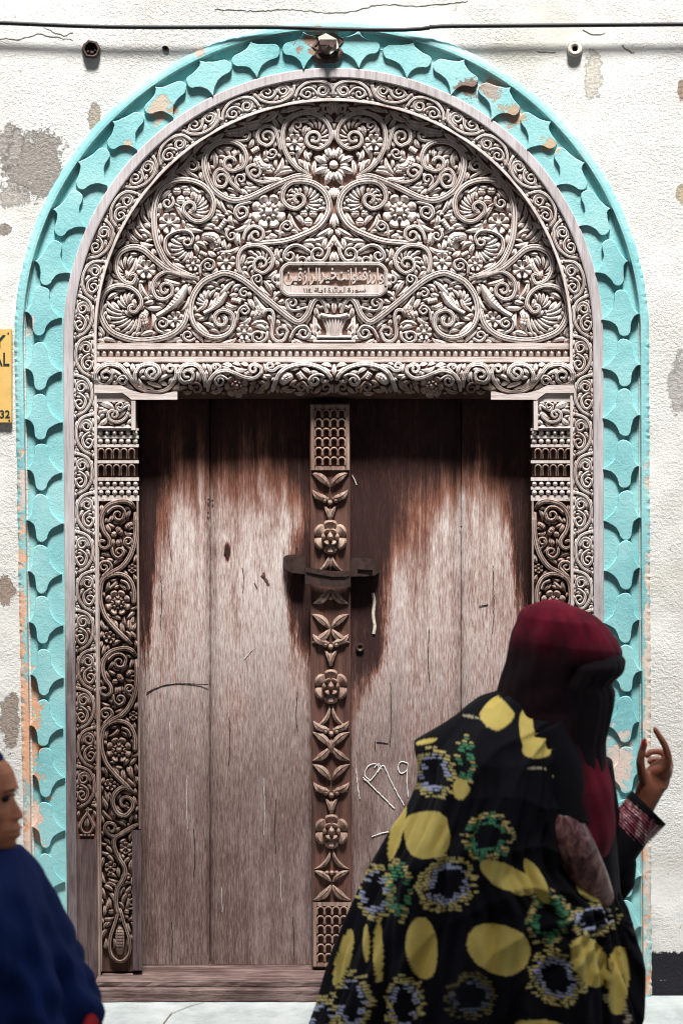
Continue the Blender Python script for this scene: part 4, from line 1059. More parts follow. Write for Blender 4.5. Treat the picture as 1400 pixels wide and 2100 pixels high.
# chalked numerals
for pts in ([(730, 1576), (733, 1610), (737, 1638)], [(758, 1600), (748, 1590), (754, 1572), (768, 1566), (776, 1572), (770, 1588), (756, 1602), (746, 1598)], [(744, 1594), (775, 1625), (808, 1658)],
            [(768, 1574), (776, 1566), (782, 1578)], [(774, 1584), (786, 1570), (800, 1600), (815, 1628), (828, 1652)], [(836, 1566), (822, 1562), (816, 1574), (822, 1586), (834, 1580), (836, 1566), (834, 1600), (836, 1634)],
            [(762, 1716), (784, 1708), (802, 1706)]):
    scratch(pts, 1.15, M['chalk'], leafR, 'chalk_stroke')
scratch([(722, 974), (727, 984), (731, 994)], 1.2, M['chalk'], leafR, 'chalk_stroke')
for pts, w_ in (([(536, 1180), (544, 1188), (550, 1200)], 4), ([(540, 1174), (542, 1186)], 3), ([(522, 1196), (526, 1206)], 1.5), ([(497, 1165), (500, 1185), (498, 1215)], 1), ([(340, 1040), (346, 1090), (352, 1150)], 1)):
    scratch(pts, w_, M['gouge'], leafL, 'gouge', lift=.0032)
for pts in ([(300, 1422), (318, 1412), (345, 1404), (375, 1402), (428, 1404)], ):
    scratch(pts, 1.1, M['groove'], leafL, 'split', lift=.0035)
for pts in ([(352, 1890), (354, 1935), (351, 1974)], [(566, 1640), (563, 1700), (566, 1752)], [(470, 1470), (472, 1520), (469, 1570)], [(398, 1700), (400, 1760), (397, 1800)], [(600, 1880), (603, 1930), (601, 1974)], [(330, 1180), (332, 1230), (329, 1290)], [(610, 1420), (607, 1470), (611, 1500)]):
    scratch(pts, .8, M['groove'], leafL, 'split', lift=.0035, jit=.8)
for pts in ([(384, 1590), (383, 1650), (385, 1700)], [(540, 1596), (543, 1660), (541, 1712)], [(348, 1480), (350, 1530), (349, 1560)], [(455, 1820), (456, 1870)], [(520, 1330), (500, 1352)], [(575, 1790), (577, 1850)]):
    scratch(pts, .55, M['chalk'], leafL, 'pale_scratch', lift=.0035, jit=.6)
for pts in ([(800, 1400), (802, 1470), (799, 1530)], [(880, 1290), (877, 1350), (881, 1400)], [(1010, 1160), (1012, 1240), (1009, 1300)]):
    scratch(pts, .8, M['groove'], leafR, 'split', lift=.0035, jit=.8)
for pts in ([(768, 1520), (769, 1540)], [(771, 1522), (796, 1525)], [(982, 1243), (1000, 1240)]):
    scratch(pts, .9, M['groove'], leafR, 'scratch', lift=.0035)
# keyhole with worn escutcheon, pull scar, nail heads
def disc(px, py, r, y, depth, mat, parent, name, n=18, inner=0.45):
    V, Fc = [], []
    for (q, yy) in ((1, y), (.95, y - depth), (.7, y - depth * 1.1), (inner, y - depth * .7), (inner * .6, y - depth * .2)):
        for k in range(n): a = 2 * math.pi * k / n; V.append(W(px + r * q * math.cos(a), py + r * q * math.sin(a), yy))
    for i in range(4):
        for k in range(n): Fc.append((i * n + k, i * n + (k + 1) % n, (i + 1) * n + (k + 1) % n, (i + 1) * n + k))
    Fc.append(tuple(4 * n + k for k in range(n)))
    return mesh_obj(name, V, Fc, mat, parent)
disc(738, 1328, 9, Y_LEAF - .003, .006, M['iron'], leafR, 'keyhole')
M['bare'] = plain('bare_scarred_wood', (0.55, 0.47, 0.40), .9, .5, 90, .5)
V, Fc = sweep(catmull([(764, 1216), (767, 1235), (765, 1262), (768, 1285), (766, 1300)], 4), rng.uniform(2.0, 4.4, 20)[:len(catmull([(764, 1216), (767, 1235), (765, 1262), (768, 1285), (766, 1300)], 4))] if False else 3.4, .004, DOME)
mesh_obj('scar', [W(a, b, Y_LEAF - .003 - c) for a, b, c in V], Fc, M['bare'], leafR)
for (x, y) in ((428, 1024), (436, 1027), (427, 1052), (945, 1080), (461, 1134)):
    disc(x, y, 2.2, Y_LEAF - .003, .002, M['iron'], leafL if x < 600 else leafR, 'nail_head', 8)

# ---- centre post, fixed to the left leaf
Y_PO = 0.052
def post_x(px, py): return px + max(0, py - 830) * 0.0042
def post_slab(x0, x1, py0, py1, yf, yb, mat, name, parent):
    V, Fc = [], []; prof = [(x0, yb), (x0, yf + .0025), (x0 + 1.6, yf), (x1 - 1.6, yf), (x1, yf + .0025), (x1, yb)]; n = 12
    for py in np.linspace(py0, py1, n):
        for (x, y) in prof: V.append(W(post_x(x, py), py, y))
    for i in range(n - 1):
        for j in range(5): Fc.append((i * 6 + j, (i + 1) * 6 + j, (i + 1) * 6 + j + 1, i * 6 + j + 1))
    Fc.append(tuple(range(6))); Fc.append(tuple((n - 1) * 6 + j for j in range(6)))
    return mesh_obj(name, V, Fc, M[mat], parent)
post = post_slab(635, 717, 827, 1986, Y_PO, Y_LEAF + .01, 'post_ground', 'centre_post', leafL)
OUT2 = []
def po_map(px, py, h): return W(post_x(px, py), py, Y_PO - h * 1.35)
def lattice(y0, y1, x0, x1):
    for (a, b, c_, d) in ((x0 - 8, x0, y0 - 8, y1 + 8), (x1, x1 + 8, y0 - 8, y1 + 8)): post_slab(a, b, c_, d, Y_PO - .010, Y_PO + .01, 'post', 'panel_border', post)
    for (c_, d) in ((y0 - 8, y0), (y1, y1 + 8)): post_slab(x0 + .2, x1 - .2, c_, d, Y_PO - .0095, Y_PO + .01, 'post', 'panel_border', post)
    r = Relief(600, 760, y0 - 20, y1 + 20)
    cw, chh = (x1 - x0) / 4, (y1 - y0) / 6
    for i in range(4):
        for j in range(6):
            cx, ty_ = x0 + cw * (i + .5), y0 + chh * j
            r.scroll([(cx - cw * .44, ty_ + chh * .98), (cx - cw * .44, ty_ + chh * .42), (cx - cw * .26, ty_ + chh * .16), (cx, ty_ + chh * .10), (cx + cw * .26, ty_ + chh * .16), (cx + cw * .44, ty_ + chh * .42), (cx + cw * .44, ty_ + chh * .98)], None, w=2.3, h=.009, prof=DOME, name='lattice_cell')
    return r.items
emit(lattice(838, 956, 645, 708), po_map, post, matmap={'carved': 'post'}, out=OUT2)
emit(lattice(1858, 1974, 645, 708), po_map, post, matmap={'carved': 'post'}, out=OUT2)
q = Relief(620, 740, 960, 1860)
PC = 676.0
def pair(a, b, w, be, h=.012):
    q.leaf(a, b, w, be, h, seg=8); q.leaf((2 * PC - a[0], a[1]), (2 * PC - b[0], b[1]), w, -be, h, seg=8)
def tulip(y, up=1):
    pair((PC - 3, y), (PC - 37, y - 18 * up), 7, -.16 * up); pair((PC - 3, y + 6 * up), (PC - 34, y + 1 * up), 6, .2 * up)
    for k in (-1, 0, 1): q.ball((PC + k * 11, y + (9 - 5 * abs(k)) * up), 6, .012, 'bud', cross=False)
    pair((PC - 2, y + 48 * up), (PC - 14, y + 14 * up), 4.5, .12 * up); q.leaf((PC, y + 50 * up), (PC, y + 16 * up), 4.5, 0, .012)
def xleaf(y):
    pair((PC - 2, y), (PC - 38, y - 30), 8, .10); pair((PC - 2, y), (PC - 38, y + 28), 8, -.10)
def rosette(y, r=36):
    q.flower((PC, y), r, 6, .017, rot=R(0)); q.flower((PC, y), r * .52, 6, .026, rot=R(30))
pair((PC - 2, 998), (PC - 38, 970), 8, .1); tulip(1022); rosette(1101); pair((PC - 3, 1140), (PC - 26, 1172), 5, -.15); q.leaf((PC, 1140), (PC, 1172), 4, 0)
pair((PC - 2, 1208), (PC - 36, 1238), 8, -.12); q.ball((PC, 1226), 5, .01, 'bud', cross=False)
xleaf(1290); tulip(1318); rosette(1408); pair((PC - 3, 1447), (PC - 36, 1492), 4.5, -.18); tulip(1496)
xleaf(1532); pair((PC - 2, 1600), (PC - 38, 1568), 8, .1); tulip(1622); rosette(1705); pair((PC - 3, 1744), (PC - 36, 1782), 4.5, -.18); pair((PC - 2, 1808), (PC - 36, 1786), 6, .1)
for k in (-1, 0, 1): q.ball((PC + k * 10, 1790), 5, .011, 'bud', cross=False)
pair((PC - 2, 1815), (PC - 38, 1846), 8, -.12)
emit(q.items, po_map, post, matmap={'carved': 'post'}, out=OUT2)

def release(out, root):
    """make the objects: up to 300 of a kind of piece as parts of their own, the smallest beyond that joined as one"""
    byname = {}
    for it in out: byname.setdefault(it[0], []).append(it)
    for name, its in byname.items():
        its.sort(key=lambda i: -i[3])
        for (nm, P, Fc, size, mt, par) in its[:296]:
            mesh_obj(nm, P, Fc, M[mt], par)
        rest = {}
        for it in its[296:]: rest.setdefault(it[4], []).append(it)
        V, Fq, mi, mats = [], [], [], []
        for k, (mt, L) in enumerate(rest.items()):
            mats.append(M[mt])
            for (nm, P, Fc, size, _, par) in L:
                o = len(V); V += P; Fq += [tuple(o + i for i in f) for f in Fc]; mi += [k] * len(Fc)
        if V:
            o = mesh_obj('small_' + name + '_carving', V, Fq, None, root)
            for m_ in mats: o.data.materials.append(m_)
            o.data.polygons.foreach_set('material_index', mi); o['kind'] = 'stuff'
release(OUT, frame); release(OUT2, leafL)

# ------------------------------------------------------------------ iron hasp across the post
hasp = thing('door_hasp', 'dark rusted iron hasp bar strapped across the carved centre post', 'hasp', W(680, 1185, 0.03))
def bar_path(pts, hh, th, name, parent):
    """flat iron strap: pts = (px, py, depth); hh half height in px, th thickness"""
    V, Fc = [], []; n = len(pts)
    for i, (px, py, y) in enumerate(pts):
        h = hh[i] if hasattr(hh, '__len__') else hh
        V += [W(px, py - h, y), W(px, py + h, y), W(px, py + h, y + th), W(px, py - h, y + th)]
    for i in range(n - 1):
        for k in range(4): Fc.append((i * 4 + k, i * 4 + (k + 1) % 4, (i + 1) * 4 + (k + 1) % 4, (i + 1) * 4 + k))
    Fc += [(0, 1, 2, 3), tuple((n - 1) * 4 + k for k in range(4))[::-1]]
    return mesh_obj(name, V, Fc, M['iron'], parent)
bar_path([(624, 1178, Y_LEAF - .01), (626, 1180, .03), (640, 1182, .022), (680, 1188, .018), (708, 1188, .022), (718, 1186, .03), (720, 1184, Y_LEAF - .01)], 17, .008, 'strap', hasp)
bar_path([(627, 1170, .026), (640, 1173, .0175), (680, 1180, .0135), (708, 1180, .0175), (717, 1178, .026)], 2.6, .006, 'strap_ridge', hasp)
bar_path([(580, 1150, Y_LEAF - .022), (586, 1154, Y_LEAF - .040), (600, 1156, Y_LEAF - .046), (626, 1160, Y_LEAF - .046)], [6, 15, 19, 17], .03, 'staple', hasp)
bar_path([(717, 1166, Y_LEAF - .046), (726, 1163, Y_LEAF - .050), (750, 1163, Y_LEAF - .050), (768, 1163, Y_LEAF - .044), (777, 1163, Y_LEAF - .02)], [17, 19, 19, 17, 11], .03, 'staple', hasp)
bar_path([(733, 1165, Y_LEAF - .056), (764, 1167, Y_LEAF - .055)], 2.2, .008, 'pin', hasp)
bar_path([(716, 1180, .034), (719, 1205, .045), (717, 1232, Y_LEAF - .02), (716, 1252, Y_LEAF - .012)], 2.4, .004, 'hook', hasp)

# ------------------------------------------------------------------ small things on the wall
cab = [W(x, y, -0.029) for x, y in catmull([(-500, 34), (-100, 44), (0, 47), (180, 54), (330, 56), (560, 56), (700, 60), (830, 61), (880, 57), (905, 54), (1150, 52), (1400, 50), (1700, 49), (1900, 40)], 20)]
tag(mesh_obj('power_cable', *tube(cab, 0.0062, 8), M['black_rubber'], smooth=True), 'thin black cable strung straight across the wall above the arch', 'cable')

def pipe_stub(name, label, cat, px, py, r, length, mat, dark, lip=0.8, parts=('pipe', 'bore'), n=20, wob=0.08):
    t_ = thing(name, label, cat, W(px, py, 0))
    V, Fc = [], []
    prof = [(1.12, .004), (1.1, -.003), (1.0, -length * .7), (.97, -length), (lip, -length), (lip * .92, -length * .4), (lip * .85, .002)]
    jit = [1 + random.uniform(-wob, wob) for _ in range(n)]
    for (q_, y) in prof:
        for k in range(n): a = 2 * math.pi * k / n; V.append(W(px + r * q_ * jit[k] * math.cos(a), py + r * q_ * jit[k] * math.sin(a), y))
    for i in range(len(prof) - 1):
        for k in range(n): Fc.append((i * n + k, i * n + (k + 1) % n, (i + 1) * n + (k + 1) % n, (i + 1) * n + k))
    mesh_obj(parts[0], V, Fc, mat, t_, smooth=True)
    V = [W(px, py, -.0015)] + [W(px + r * lip * .9 * math.cos(2 * math.pi * k / n), py + r * lip * .9 * math.sin(2 * math.pi * k / n), -.002) for k in range(n)]
    mesh_obj(parts[1], V, [(0, 1 + k, 1 + (k + 1) % n) for k in range(n)], dark, t_)
    return t_
M['rust'] = plain('flaking_rust', (0.06, 0.035, 0.028), .8, .6, 70, .6)
M['black'] = plain('bore_black', (0.006, 0.005, 0.006), .9, .3)  # flat near-black discs stand in for the shade inside the bores
M['porcelain'] = plain('chipped_porcelain', (0.62, 0.58, 0.49), .5, .2, 60, .3)
t_ = pipe_stub('pipe_stub', 'dark rusty pipe end stuck in the wall left of the arch', 'pipe', 187, 101, 17, .018, M['rust'], M['black'], .78)
for k in range(6):
    a = k * 1.05 + .3; r = Relief(150, 230, 60, 140); r.ball((187 + 9 * math.cos(a), 101 + 7 * math.sin(a)), random.uniform(2.5, 5), .008, cross=False)
    mesh_obj('rust_crust', [W(x, y, -.004 - h) for x, y, h in r.items[0][1]], r.items[0][2], M['rust'], t_)
pipe_stub('wall_insulator', 'pale porcelain insulator with a dark bore, right of the arch', 'insulator', 1178, 100, 15, .016, M['porcelain'], M['black'], .42, ('body', 'bore'), wob=.05)
pipe_stub('nail_hole', 'small rusty plug in the plaster beside the dark pipe', 'wall plug', 340, 99, 6, .006, M['rust'], M['black'], .6, ('plug', 'bore'), 9, .3)
# broken lamp bracket at the crown
brk = thing('lamp_bracket', 'broken rusty lamp bracket in a hole at the crown of the turquoise arch', 'bracket', W(670, 95, 0))
pipe = []
V, Fc = [], []
n = 22
jit = [1 + random.uniform(-.22, .22) for _ in range(n)]
for q_, y in ((1.25, -.019), (1.05, -.023), (.9, -.021), (.75, -.005), (.3, .004)):
    for k in range(n): a = 2 * math.pi * k / n; V.append(W(671 + 24 * q_ * jit[k] * math.cos(a), 97 + 24 * q_ * jit[k] * math.sin(a), y))
for i in range(4):
    for k in range(n): Fc.append((i * n + k, i * n + (k + 1) % n, (i + 1) * n + (k + 1) % n, (i + 1) * n + k))
Fc.append(tuple(4 * n + k for k in range(n)))
mesh_obj('mortar_collar', V, Fc, M['rust'], brk)
plate(np.array([(652, 76), (668, 68), (690, 80), (694, 98), (676, 112), (660, 100)]), -.018, -.040, M['porcelain'], 'bracket_plate', brk)
mesh_obj('stub_rod', *tube([W(668, 110, -.01), W(672, 100, -.05), W(680, 92, -.07)], .008, 10), M['rust'], brk)
mesh_obj('bent_tab', *box(*[f(v) for v, f in ((W(655, 0, -.05)[0], float), (W(690, 0, -.05)[0], float))], -.048, -.041, W(0, 92, -.05)[2], W(0, 80, -.05)[2], .001), M['rust'], brk)

# shop board at the left edge
sign = thing('shop_board', 'yellow board with dark painted letters at the left edge of the wall', 'sign', W(-60, 868, 0))
M['yellow'] = plain('yellow_enamel', (0.66, 0.42, 0.13), .5, .12, 18, .1)
M['ink'] = plain('dark_green_black_paint', (0.008, 0.022, 0.022), .6, .2)
a, b = W(-190, 867, -.012), W(24.5, 675, -.012)
mesh_obj('board', *box(a[0], b[0], -.014, -.002, a[2], b[2], .001), M['yellow'], sign)
for s_, x0, x1, y0, y1 in (('Y', -14, 12, 687, 713), ('AL', -15, 20, 723, 750), ('032', -11, 21, 841, 857)):
    place_text(s_, x0, x1, y0, y1, -.0143, -.0152, M['ink'], sign)
for (x, y) in ((17.5, 683.5), (19.5, 862)): disc(x, y, 1.9, -.014, .0012, M['iron'], sign, 'screw', 8)
# ------------------------------------------------------------------ people
def PX(px, py, y): return Vector(W(px, py, y))
def skin_body(name, nodes, edges, root, mat, parent, sub=2):
    keys = list(nodes); idx = {k: i for i, k in enumerate(keys)}
    me = bpy.data.meshes.new(name)
    me.from_pydata([tuple(nodes[k][0]) for k in keys], [(idx[a], idx[b]) for a, b in edges], []); me.update()
    o = bpy.data.objects.new(name, me); COL.objects.link(o); me.materials.append(mat)
    md = o.modifiers.new('skin', 'SKIN'); md.use_smooth_shade = True
    lay = me.skin_vertices[0].data if me.skin_vertices else None
    if lay is None:
        bpy.context.view_layer.objects.active = o; lay = me.skin_vertices[0].data
    for k in keys:
        r = nodes[k][1]; lay[idx[k]].radius = r if hasattr(r, '__len__') else (r, r); lay[idx[k]].use_root = (k == root)
    ms = o.modifiers.new('sub', 'SUBSURF'); ms.levels = sub; ms.render_levels = sub
    mr = o.modifiers.new('fuse', 'REMESH'); mr.mode = 'VOXEL'; mr.voxel_size = .0036; mr.use_smooth_shade = True
    mq = o.modifiers.new('relax', 'SMOOTH'); mq.factor = .5; mq.iterations = 5
    adopt(o, parent); return o

def loft(rows, yc, depth, n=96, m=80, fold=None, spike=None, cap=True, lean=None):
    """cloth from rows of (py, left px, right px); closed rings of half depth depth(py) round depth yc(py)"""
    R_ = np.array(rows, float); P = np.linspace(R_[0, 0], R_[-1, 0], m)
    def sm(col):
        v = np.interp(P, R_[:, 0], R_[:, col]); k = np.array([1, 2, 3, 2, 1]) / 9.0
        return np.convolve(np.pad(v, 2, 'edge'), k, 'valid')
    Lf, Rt = sm(1), sm(2)
    V, Fc, UV = [], [], []
    for i, py in enumerate(P):
        y0 = yc(py); b = depth(py); kx = (CAM_D + y0) / F
        cx = ((Lf[i] + Rt[i]) / 2 - 700) * kx; a = (Rt[i] - Lf[i]) / 2 * kx; z = CZ + (1050 - py) * kx
        for j in range(n):
            ph = 2 * math.pi * j / n
            f = 1.0 + (fold(ph, i / (m - 1), py) if fold else 0)
            x = cx + a * math.cos(ph) * f; y = y0 + b * math.sin(ph) * f; zz = z
            if spike: x, y, zz = spike(x, y, zz, ph, py, kx)
            V.append((x, y, zz)); UV.append((ph, py))
    for i in range(m - 1):
        for j in range(n):
            Fc.append((i * n + j, i * n + (j + 1) % n, (i + 1) * n + (j + 1) % n, (i + 1) * n + j))
    if cap:
        top = np.mean(V[:n], 0); V.append(tuple(top + np.array((0, 0, .004)))); UV.append((0, rows[0][0]))
        for j in range(n): Fc.append((len(V) - 1, (j + 1) % n, j))
    return V, Fc, UV

def cloth(name, col, rough=.85, var=.25, sheen=.3, weave=900.0, bump=.25):
    s = Nodes(name)
    n = s.noise(s.map((1, 1, 1)), 9.0, 4, .6); w_ = s.noise(s.map((1, 1, 1)), weave, 2, .6)
    c = s.ramp(s.math('ADD', s.math('MULTIPLY', n, .6), s.math('MULTIPLY', w_, .4)), [(.3, tuple(v * (1 - var) for v in col)), (.7, tuple(v * (1 + var) for v in col))])
    m = s.done(c, rough, s.bump(s.math('ADD', w_, n), bump, .0015), .15)
    return m
def skin_mat(name, col):
    s = Nodes(name)
    n = s.noise(s.map((1, 1, 1)), 30.0, 5, .6); p = s.noise(s.map((1, 1, 1)), 700.0, 2, .6)
    c = s.ramp(n, [(.3, tuple(v * .78 for v in col)), (.7, tuple(v * 1.2 for v in col))])
    m = s.done(c, .48, s.bump(p, .15, .0008), .45)
    s.b.inputs['Subsurface Weight'].default_value = .08; s.b.inputs['Subsurface Radius'].default_value = (.01, .004, .002); s.b.inputs['Subsurface Scale'].default_value = .5
    return m
M['skin'] = skin_mat('warm_brown_skin', (0.30, 0.105, 0.058)); M['skin_boy'] = skin_mat('deep_brown_skin', (0.68, 0.245, 0.115))
M['crimson'] = cloth('crimson_head_cloth', (0.17, 0.006, 0.021)); M['maroon'] = cloth('dark_maroon_veil', (0.020, 0.0028, 0.006)); M['abaya'] = cloth('black_abaya_cloth', (0.006, 0.0055, 0.008), .8)
M['black_veil'] = cloth('black_veil_cloth', (0.008, 0.005, 0.007), .85); M['navy'] = cloth('navy_blue_wrap', (0.008, 0.024, 0.115), .75); M['red'] = cloth('red_cloth', (0.45, 0.02, 0.02))
M['leather'] = plain('brown_sandal_leather', (0.06, 0.03, 0.02), .6)
M['dark_hair'] = plain('black_hair', (0.006, 0.005, 0.005), .6)
M['eye'] = plain('dark_eye', (0.02, 0.012, 0.01), .15)
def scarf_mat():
    s = Nodes('crimson_scarf_painted_shade'); o = s.xyz()  # crimson where lit, near black where shaded, painted into one cloth
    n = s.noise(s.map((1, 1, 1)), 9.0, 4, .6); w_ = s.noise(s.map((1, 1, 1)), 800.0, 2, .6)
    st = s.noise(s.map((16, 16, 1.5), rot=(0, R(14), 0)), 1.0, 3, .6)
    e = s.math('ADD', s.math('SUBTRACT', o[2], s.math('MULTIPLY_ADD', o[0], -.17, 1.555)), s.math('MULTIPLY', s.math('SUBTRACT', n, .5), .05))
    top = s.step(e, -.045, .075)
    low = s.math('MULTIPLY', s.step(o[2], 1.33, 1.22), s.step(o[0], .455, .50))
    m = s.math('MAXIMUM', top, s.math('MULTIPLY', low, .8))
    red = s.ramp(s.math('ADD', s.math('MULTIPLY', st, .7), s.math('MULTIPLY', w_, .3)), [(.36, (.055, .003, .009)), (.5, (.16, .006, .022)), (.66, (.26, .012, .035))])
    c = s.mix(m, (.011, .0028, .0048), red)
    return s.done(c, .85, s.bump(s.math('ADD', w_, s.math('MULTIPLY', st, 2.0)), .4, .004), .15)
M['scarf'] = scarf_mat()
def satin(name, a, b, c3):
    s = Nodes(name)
    n = s.noise(s.map((70, 70, 34), rot=(0, R(28), 0)), 1.0, 4, .6, .5)  # pale streaks painted into the colour as satin highlights
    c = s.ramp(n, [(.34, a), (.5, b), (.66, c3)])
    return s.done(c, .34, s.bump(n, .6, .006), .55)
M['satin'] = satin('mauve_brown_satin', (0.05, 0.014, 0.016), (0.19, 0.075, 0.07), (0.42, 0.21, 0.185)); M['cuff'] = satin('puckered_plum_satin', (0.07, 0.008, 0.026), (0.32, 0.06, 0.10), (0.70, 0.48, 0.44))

def print_cloth():
    s = Nodes('black_wax_print_cotton')
    a = s.t.nodes.new('ShaderNodeVertexColor'); a.layer_name = 'print'
    w_ = s.noise(s.map((1, 1, 1)), 700.0, 3, .65); n = s.noise(s.map((1, 1, 1)), 22.0, 4, .6)
    f = s.math('ADD', s.math('MULTIPLY', w_, .7), s.math('MULTIPLY', n, .5))
    c = s.mix(1.0, a.outputs[0], s.ramp(f, [(.35, .66), (.8, 1.1)]), 'MULTIPLY')
    return s.done(c, .85, s.bump(s.math('ADD', w_, n), .25, .002), .2)
M['print'] = print_cloth()

YELLOW = (0.86, 0.67, 0.18)
BLOBS = [(1018, 1466, 35, 36, 0, 1.4), (1079, 1497, 15, 42, -6, 2.4), (1100, 1530, 30, 26, 0, 3), (945, 1618, 17, 22, 0, 2), (876, 1712, 46, 48, -8, 2.8), (815, 1705, 13, 62, 14, 2), (1040, 1800, 62, 25, 28, 2), (1098, 1806, 15, 52, -28, 2),
         (1216, 1832, 40, 15, 24, 2), (866, 1945, 32, 64, -5, 2), (1022, 1946, 66, 50, 22, 2.2), (1208, 1972, 34, 54, -24, 2), (776, 1952, 10, 64, 0, 2), (706, 1962, 14, 60, 16, 2), (1266, 2010, 20, 70, 3, 3), (875, 1522, 22, 5, -12, 2),
         (752, 1935, 6, 40, 0, 2), (905, 2210, 50, 60, 0, 2), (1080, 2190, 55, 60, 10, 2), (760, 2200, 30, 60, 5, 2), (1210, 2180, 40, 50, 0, 2), (1110, 2105, 50, 14, 5, 2)]
DASHES = [(893, 1592, 40, 50, 0), (1000, 1712, 50, 46, 1), (917, 1816, 58, 56, 0), (770, 1828, 36, 58, 0), (818, 1826, 24, 62, 1), (1122, 1880, 42, 56, 1), (1216, 1884, 48, 34, 0), (1140, 2008, 58, 54, 0), (722, 2052, 38, 60, 0), (830, 2056, 38, 56, 0),
          (955, 1560, 18, 50, 1), (1110, 1462, 60, 55, 2), (965, 2048, 48, 46, 3), (1090, 1602, 60, 30, 2), (960, 1490, 50, 18, 2), (1245, 2090, 40, 50, 2), (660, 2090, 30, 50, 0), (985, 2300, 60, 60, 0), (1150, 2290, 60, 60, 1), (830, 2300, 60, 60, 0)]
def print_at(x, y):
    """cotton print: yellow pebbles and dashed sunbursts on black; arrays of photo-plane coordinates of the cloth"""
    C = np.tile(np.array([0.0055, 0.0050, 0.0085]), (len(x), 1))
    for (cx, cy, rx, ry, kind) in DASHES:
        # each sunburst is built of short level dashes, rows set off like brickwork
        yw = y + 5 * np.sin(x * .021 + cy) + 3 * np.sin(x * .05 + cx)
        row = np.floor(yw / 6.6); yq = (row + .5) * 6.6; sh_ = (row % 2) * 6.5 + 6 * np.sin(row * 2.3 + cx)
        cell = np.floor((x + sh_) / 14.0); xq = (cell + .5) * 14.0 - sh_
        hs_ = np.abs(np.sin(cell * 12.9898 + row * 78.233) * 43758.5453) % 1.0
        rr = np.hypot((xq - cx) / rx, (yq - cy) / ry)
        on = (np.abs(yw - yq) < 1.5 + 1.3 * hs_) & (np.abs(x - xq) < 3.6 + 4.0 * hs_) & (hs_ > .14)
        inner, outer = ((.58, .62, .82), (.80, .66, .24)) if kind in (0, 3) else ((.10, .36, .17), (.74, .60, .22)) if kind == 1 else ((.70, .60, .40), (.70, .60, .40))
        if kind == 2: on &= ((y - cy) / ry < .3) & ((x - cx) / rx > -.2) & (rr > .8)
        m1 = on & (rr > .52) & (rr < .76); m2 = on & (rr >= .76) & (rr < 1.08)
        if kind == 1: m2b = m2 & ((cell + row) % 3 == 0)
        g = .25 if kind == 3 else 1
        C[m1] = np.array(inner) * g; C[m2] = np.array(outer) * g
        if kind == 1: C[m2b] = (.12, .34, .16)
    for (cx, cy, rx, ry, rot, p) in BLOBS:
        c_, s_ = math.cos(R(rot)), math.sin(R(rot))
        dx, dy = x - cx, y - cy; u, v = (dx * c_ + dy * s_) / rx, (-dx * s_ + dy * c_) / ry
        wob = 1 + .05 * np.sin(3 * np.arctan2(v, u) + cx)
        C[np.abs(u) ** p + np.abs(v) ** p < wob] = YELLOW
    return C

# ---- woman in a patterned shawl, walking to the right
YW = -1.35
woman = thing('person', 'woman in crimson head cloth and black shawl with yellow spots, raising a hand', 'person', (0.37, YW, 0))
def V3(x, y, z): return Vector((x, y, z))
HY = -1.20
nd = {'pelvis': (V3(.36, YW, .80), (.13, .12)), 'belly': (V3(.375, YW, .98), (.115, .11)), 'chest': (V3(.40, YW, 1.17), (.13, .12)), 'neck': (V3(.445, YW, 1.315), .05), 'jaw': (V3(.462, YW, 1.385), (.068, .066)), 'crown': (V3(.468, YW, 1.475), (.078, .08)),
      'nose': (V3(.545, YW, 1.40), .012),
      'hipR': (V3(.36, YW - .09, .74), .085), 'kneeR': (V3(.45, YW - .09, .43), .056), 'ankR': (V3(.42, YW - .09, .085), .036), 'toeR': (V3(.55, YW - .09, .035), .028),
      'hipL': (V3(.36, YW + .09, .74), .085), 'kneeL': (V3(.33, YW + .09, .42), .056), 'ankL': (V3(.20, YW + .09, .095), .036), 'toeL': (V3(.32, YW + .09, .035), .028),
      'shR': (V3(.405, YW - .12, 1.24), .045), 'elR': (PX(1150, 1690, YW - .13), .034), 'wrR': (PX(1232, 1835, YW - .07), .024), 'haR': (PX(1250, 1880, YW - .04), .026),
      'shL': (V3(.42, YW + .14, 1.25), .05), 'elL': (PX(1222, 1770, HY), .04), 'wrL': (PX(1322, 1652, HY), .025), 'p1': (PX(1334, 1618, HY), (.024, .030)), 'p2': (PX(1347, 1585, HY), (.022, .036))}
ed = [('pelvis', 'belly'), ('belly', 'chest'), ('chest', 'neck'), ('neck', 'jaw'), ('jaw', 'crown'), ('jaw', 'nose'), ('pelvis', 'hipR'), ('hipR', 'kneeR'), ('kneeR', 'ankR'), ('ankR', 'toeR'), ('pelvis', 'hipL'), ('hipL', 'kneeL'), ('kneeL', 'ankL'), ('ankL', 'toeL'),
      ('chest', 'shR'), ('shR', 'elR'), ('elR', 'wrR'), ('wrR', 'haR'), ('chest', 'shL'), ('shL', 'elL'), ('elL', 'wrL'), ('wrL', 'p1'), ('p1', 'p2')]
def finger(nm, base, pts, r0=.0095, r1=.0070):
    prev = base
    for i, p in enumerate(pts):
        k = f'{nm}{i}'; nd[k] = (PX(*p), r0 + (r1 - r0) * i / max(1, len(pts) - 1)); ed.append((prev, k)); prev = k
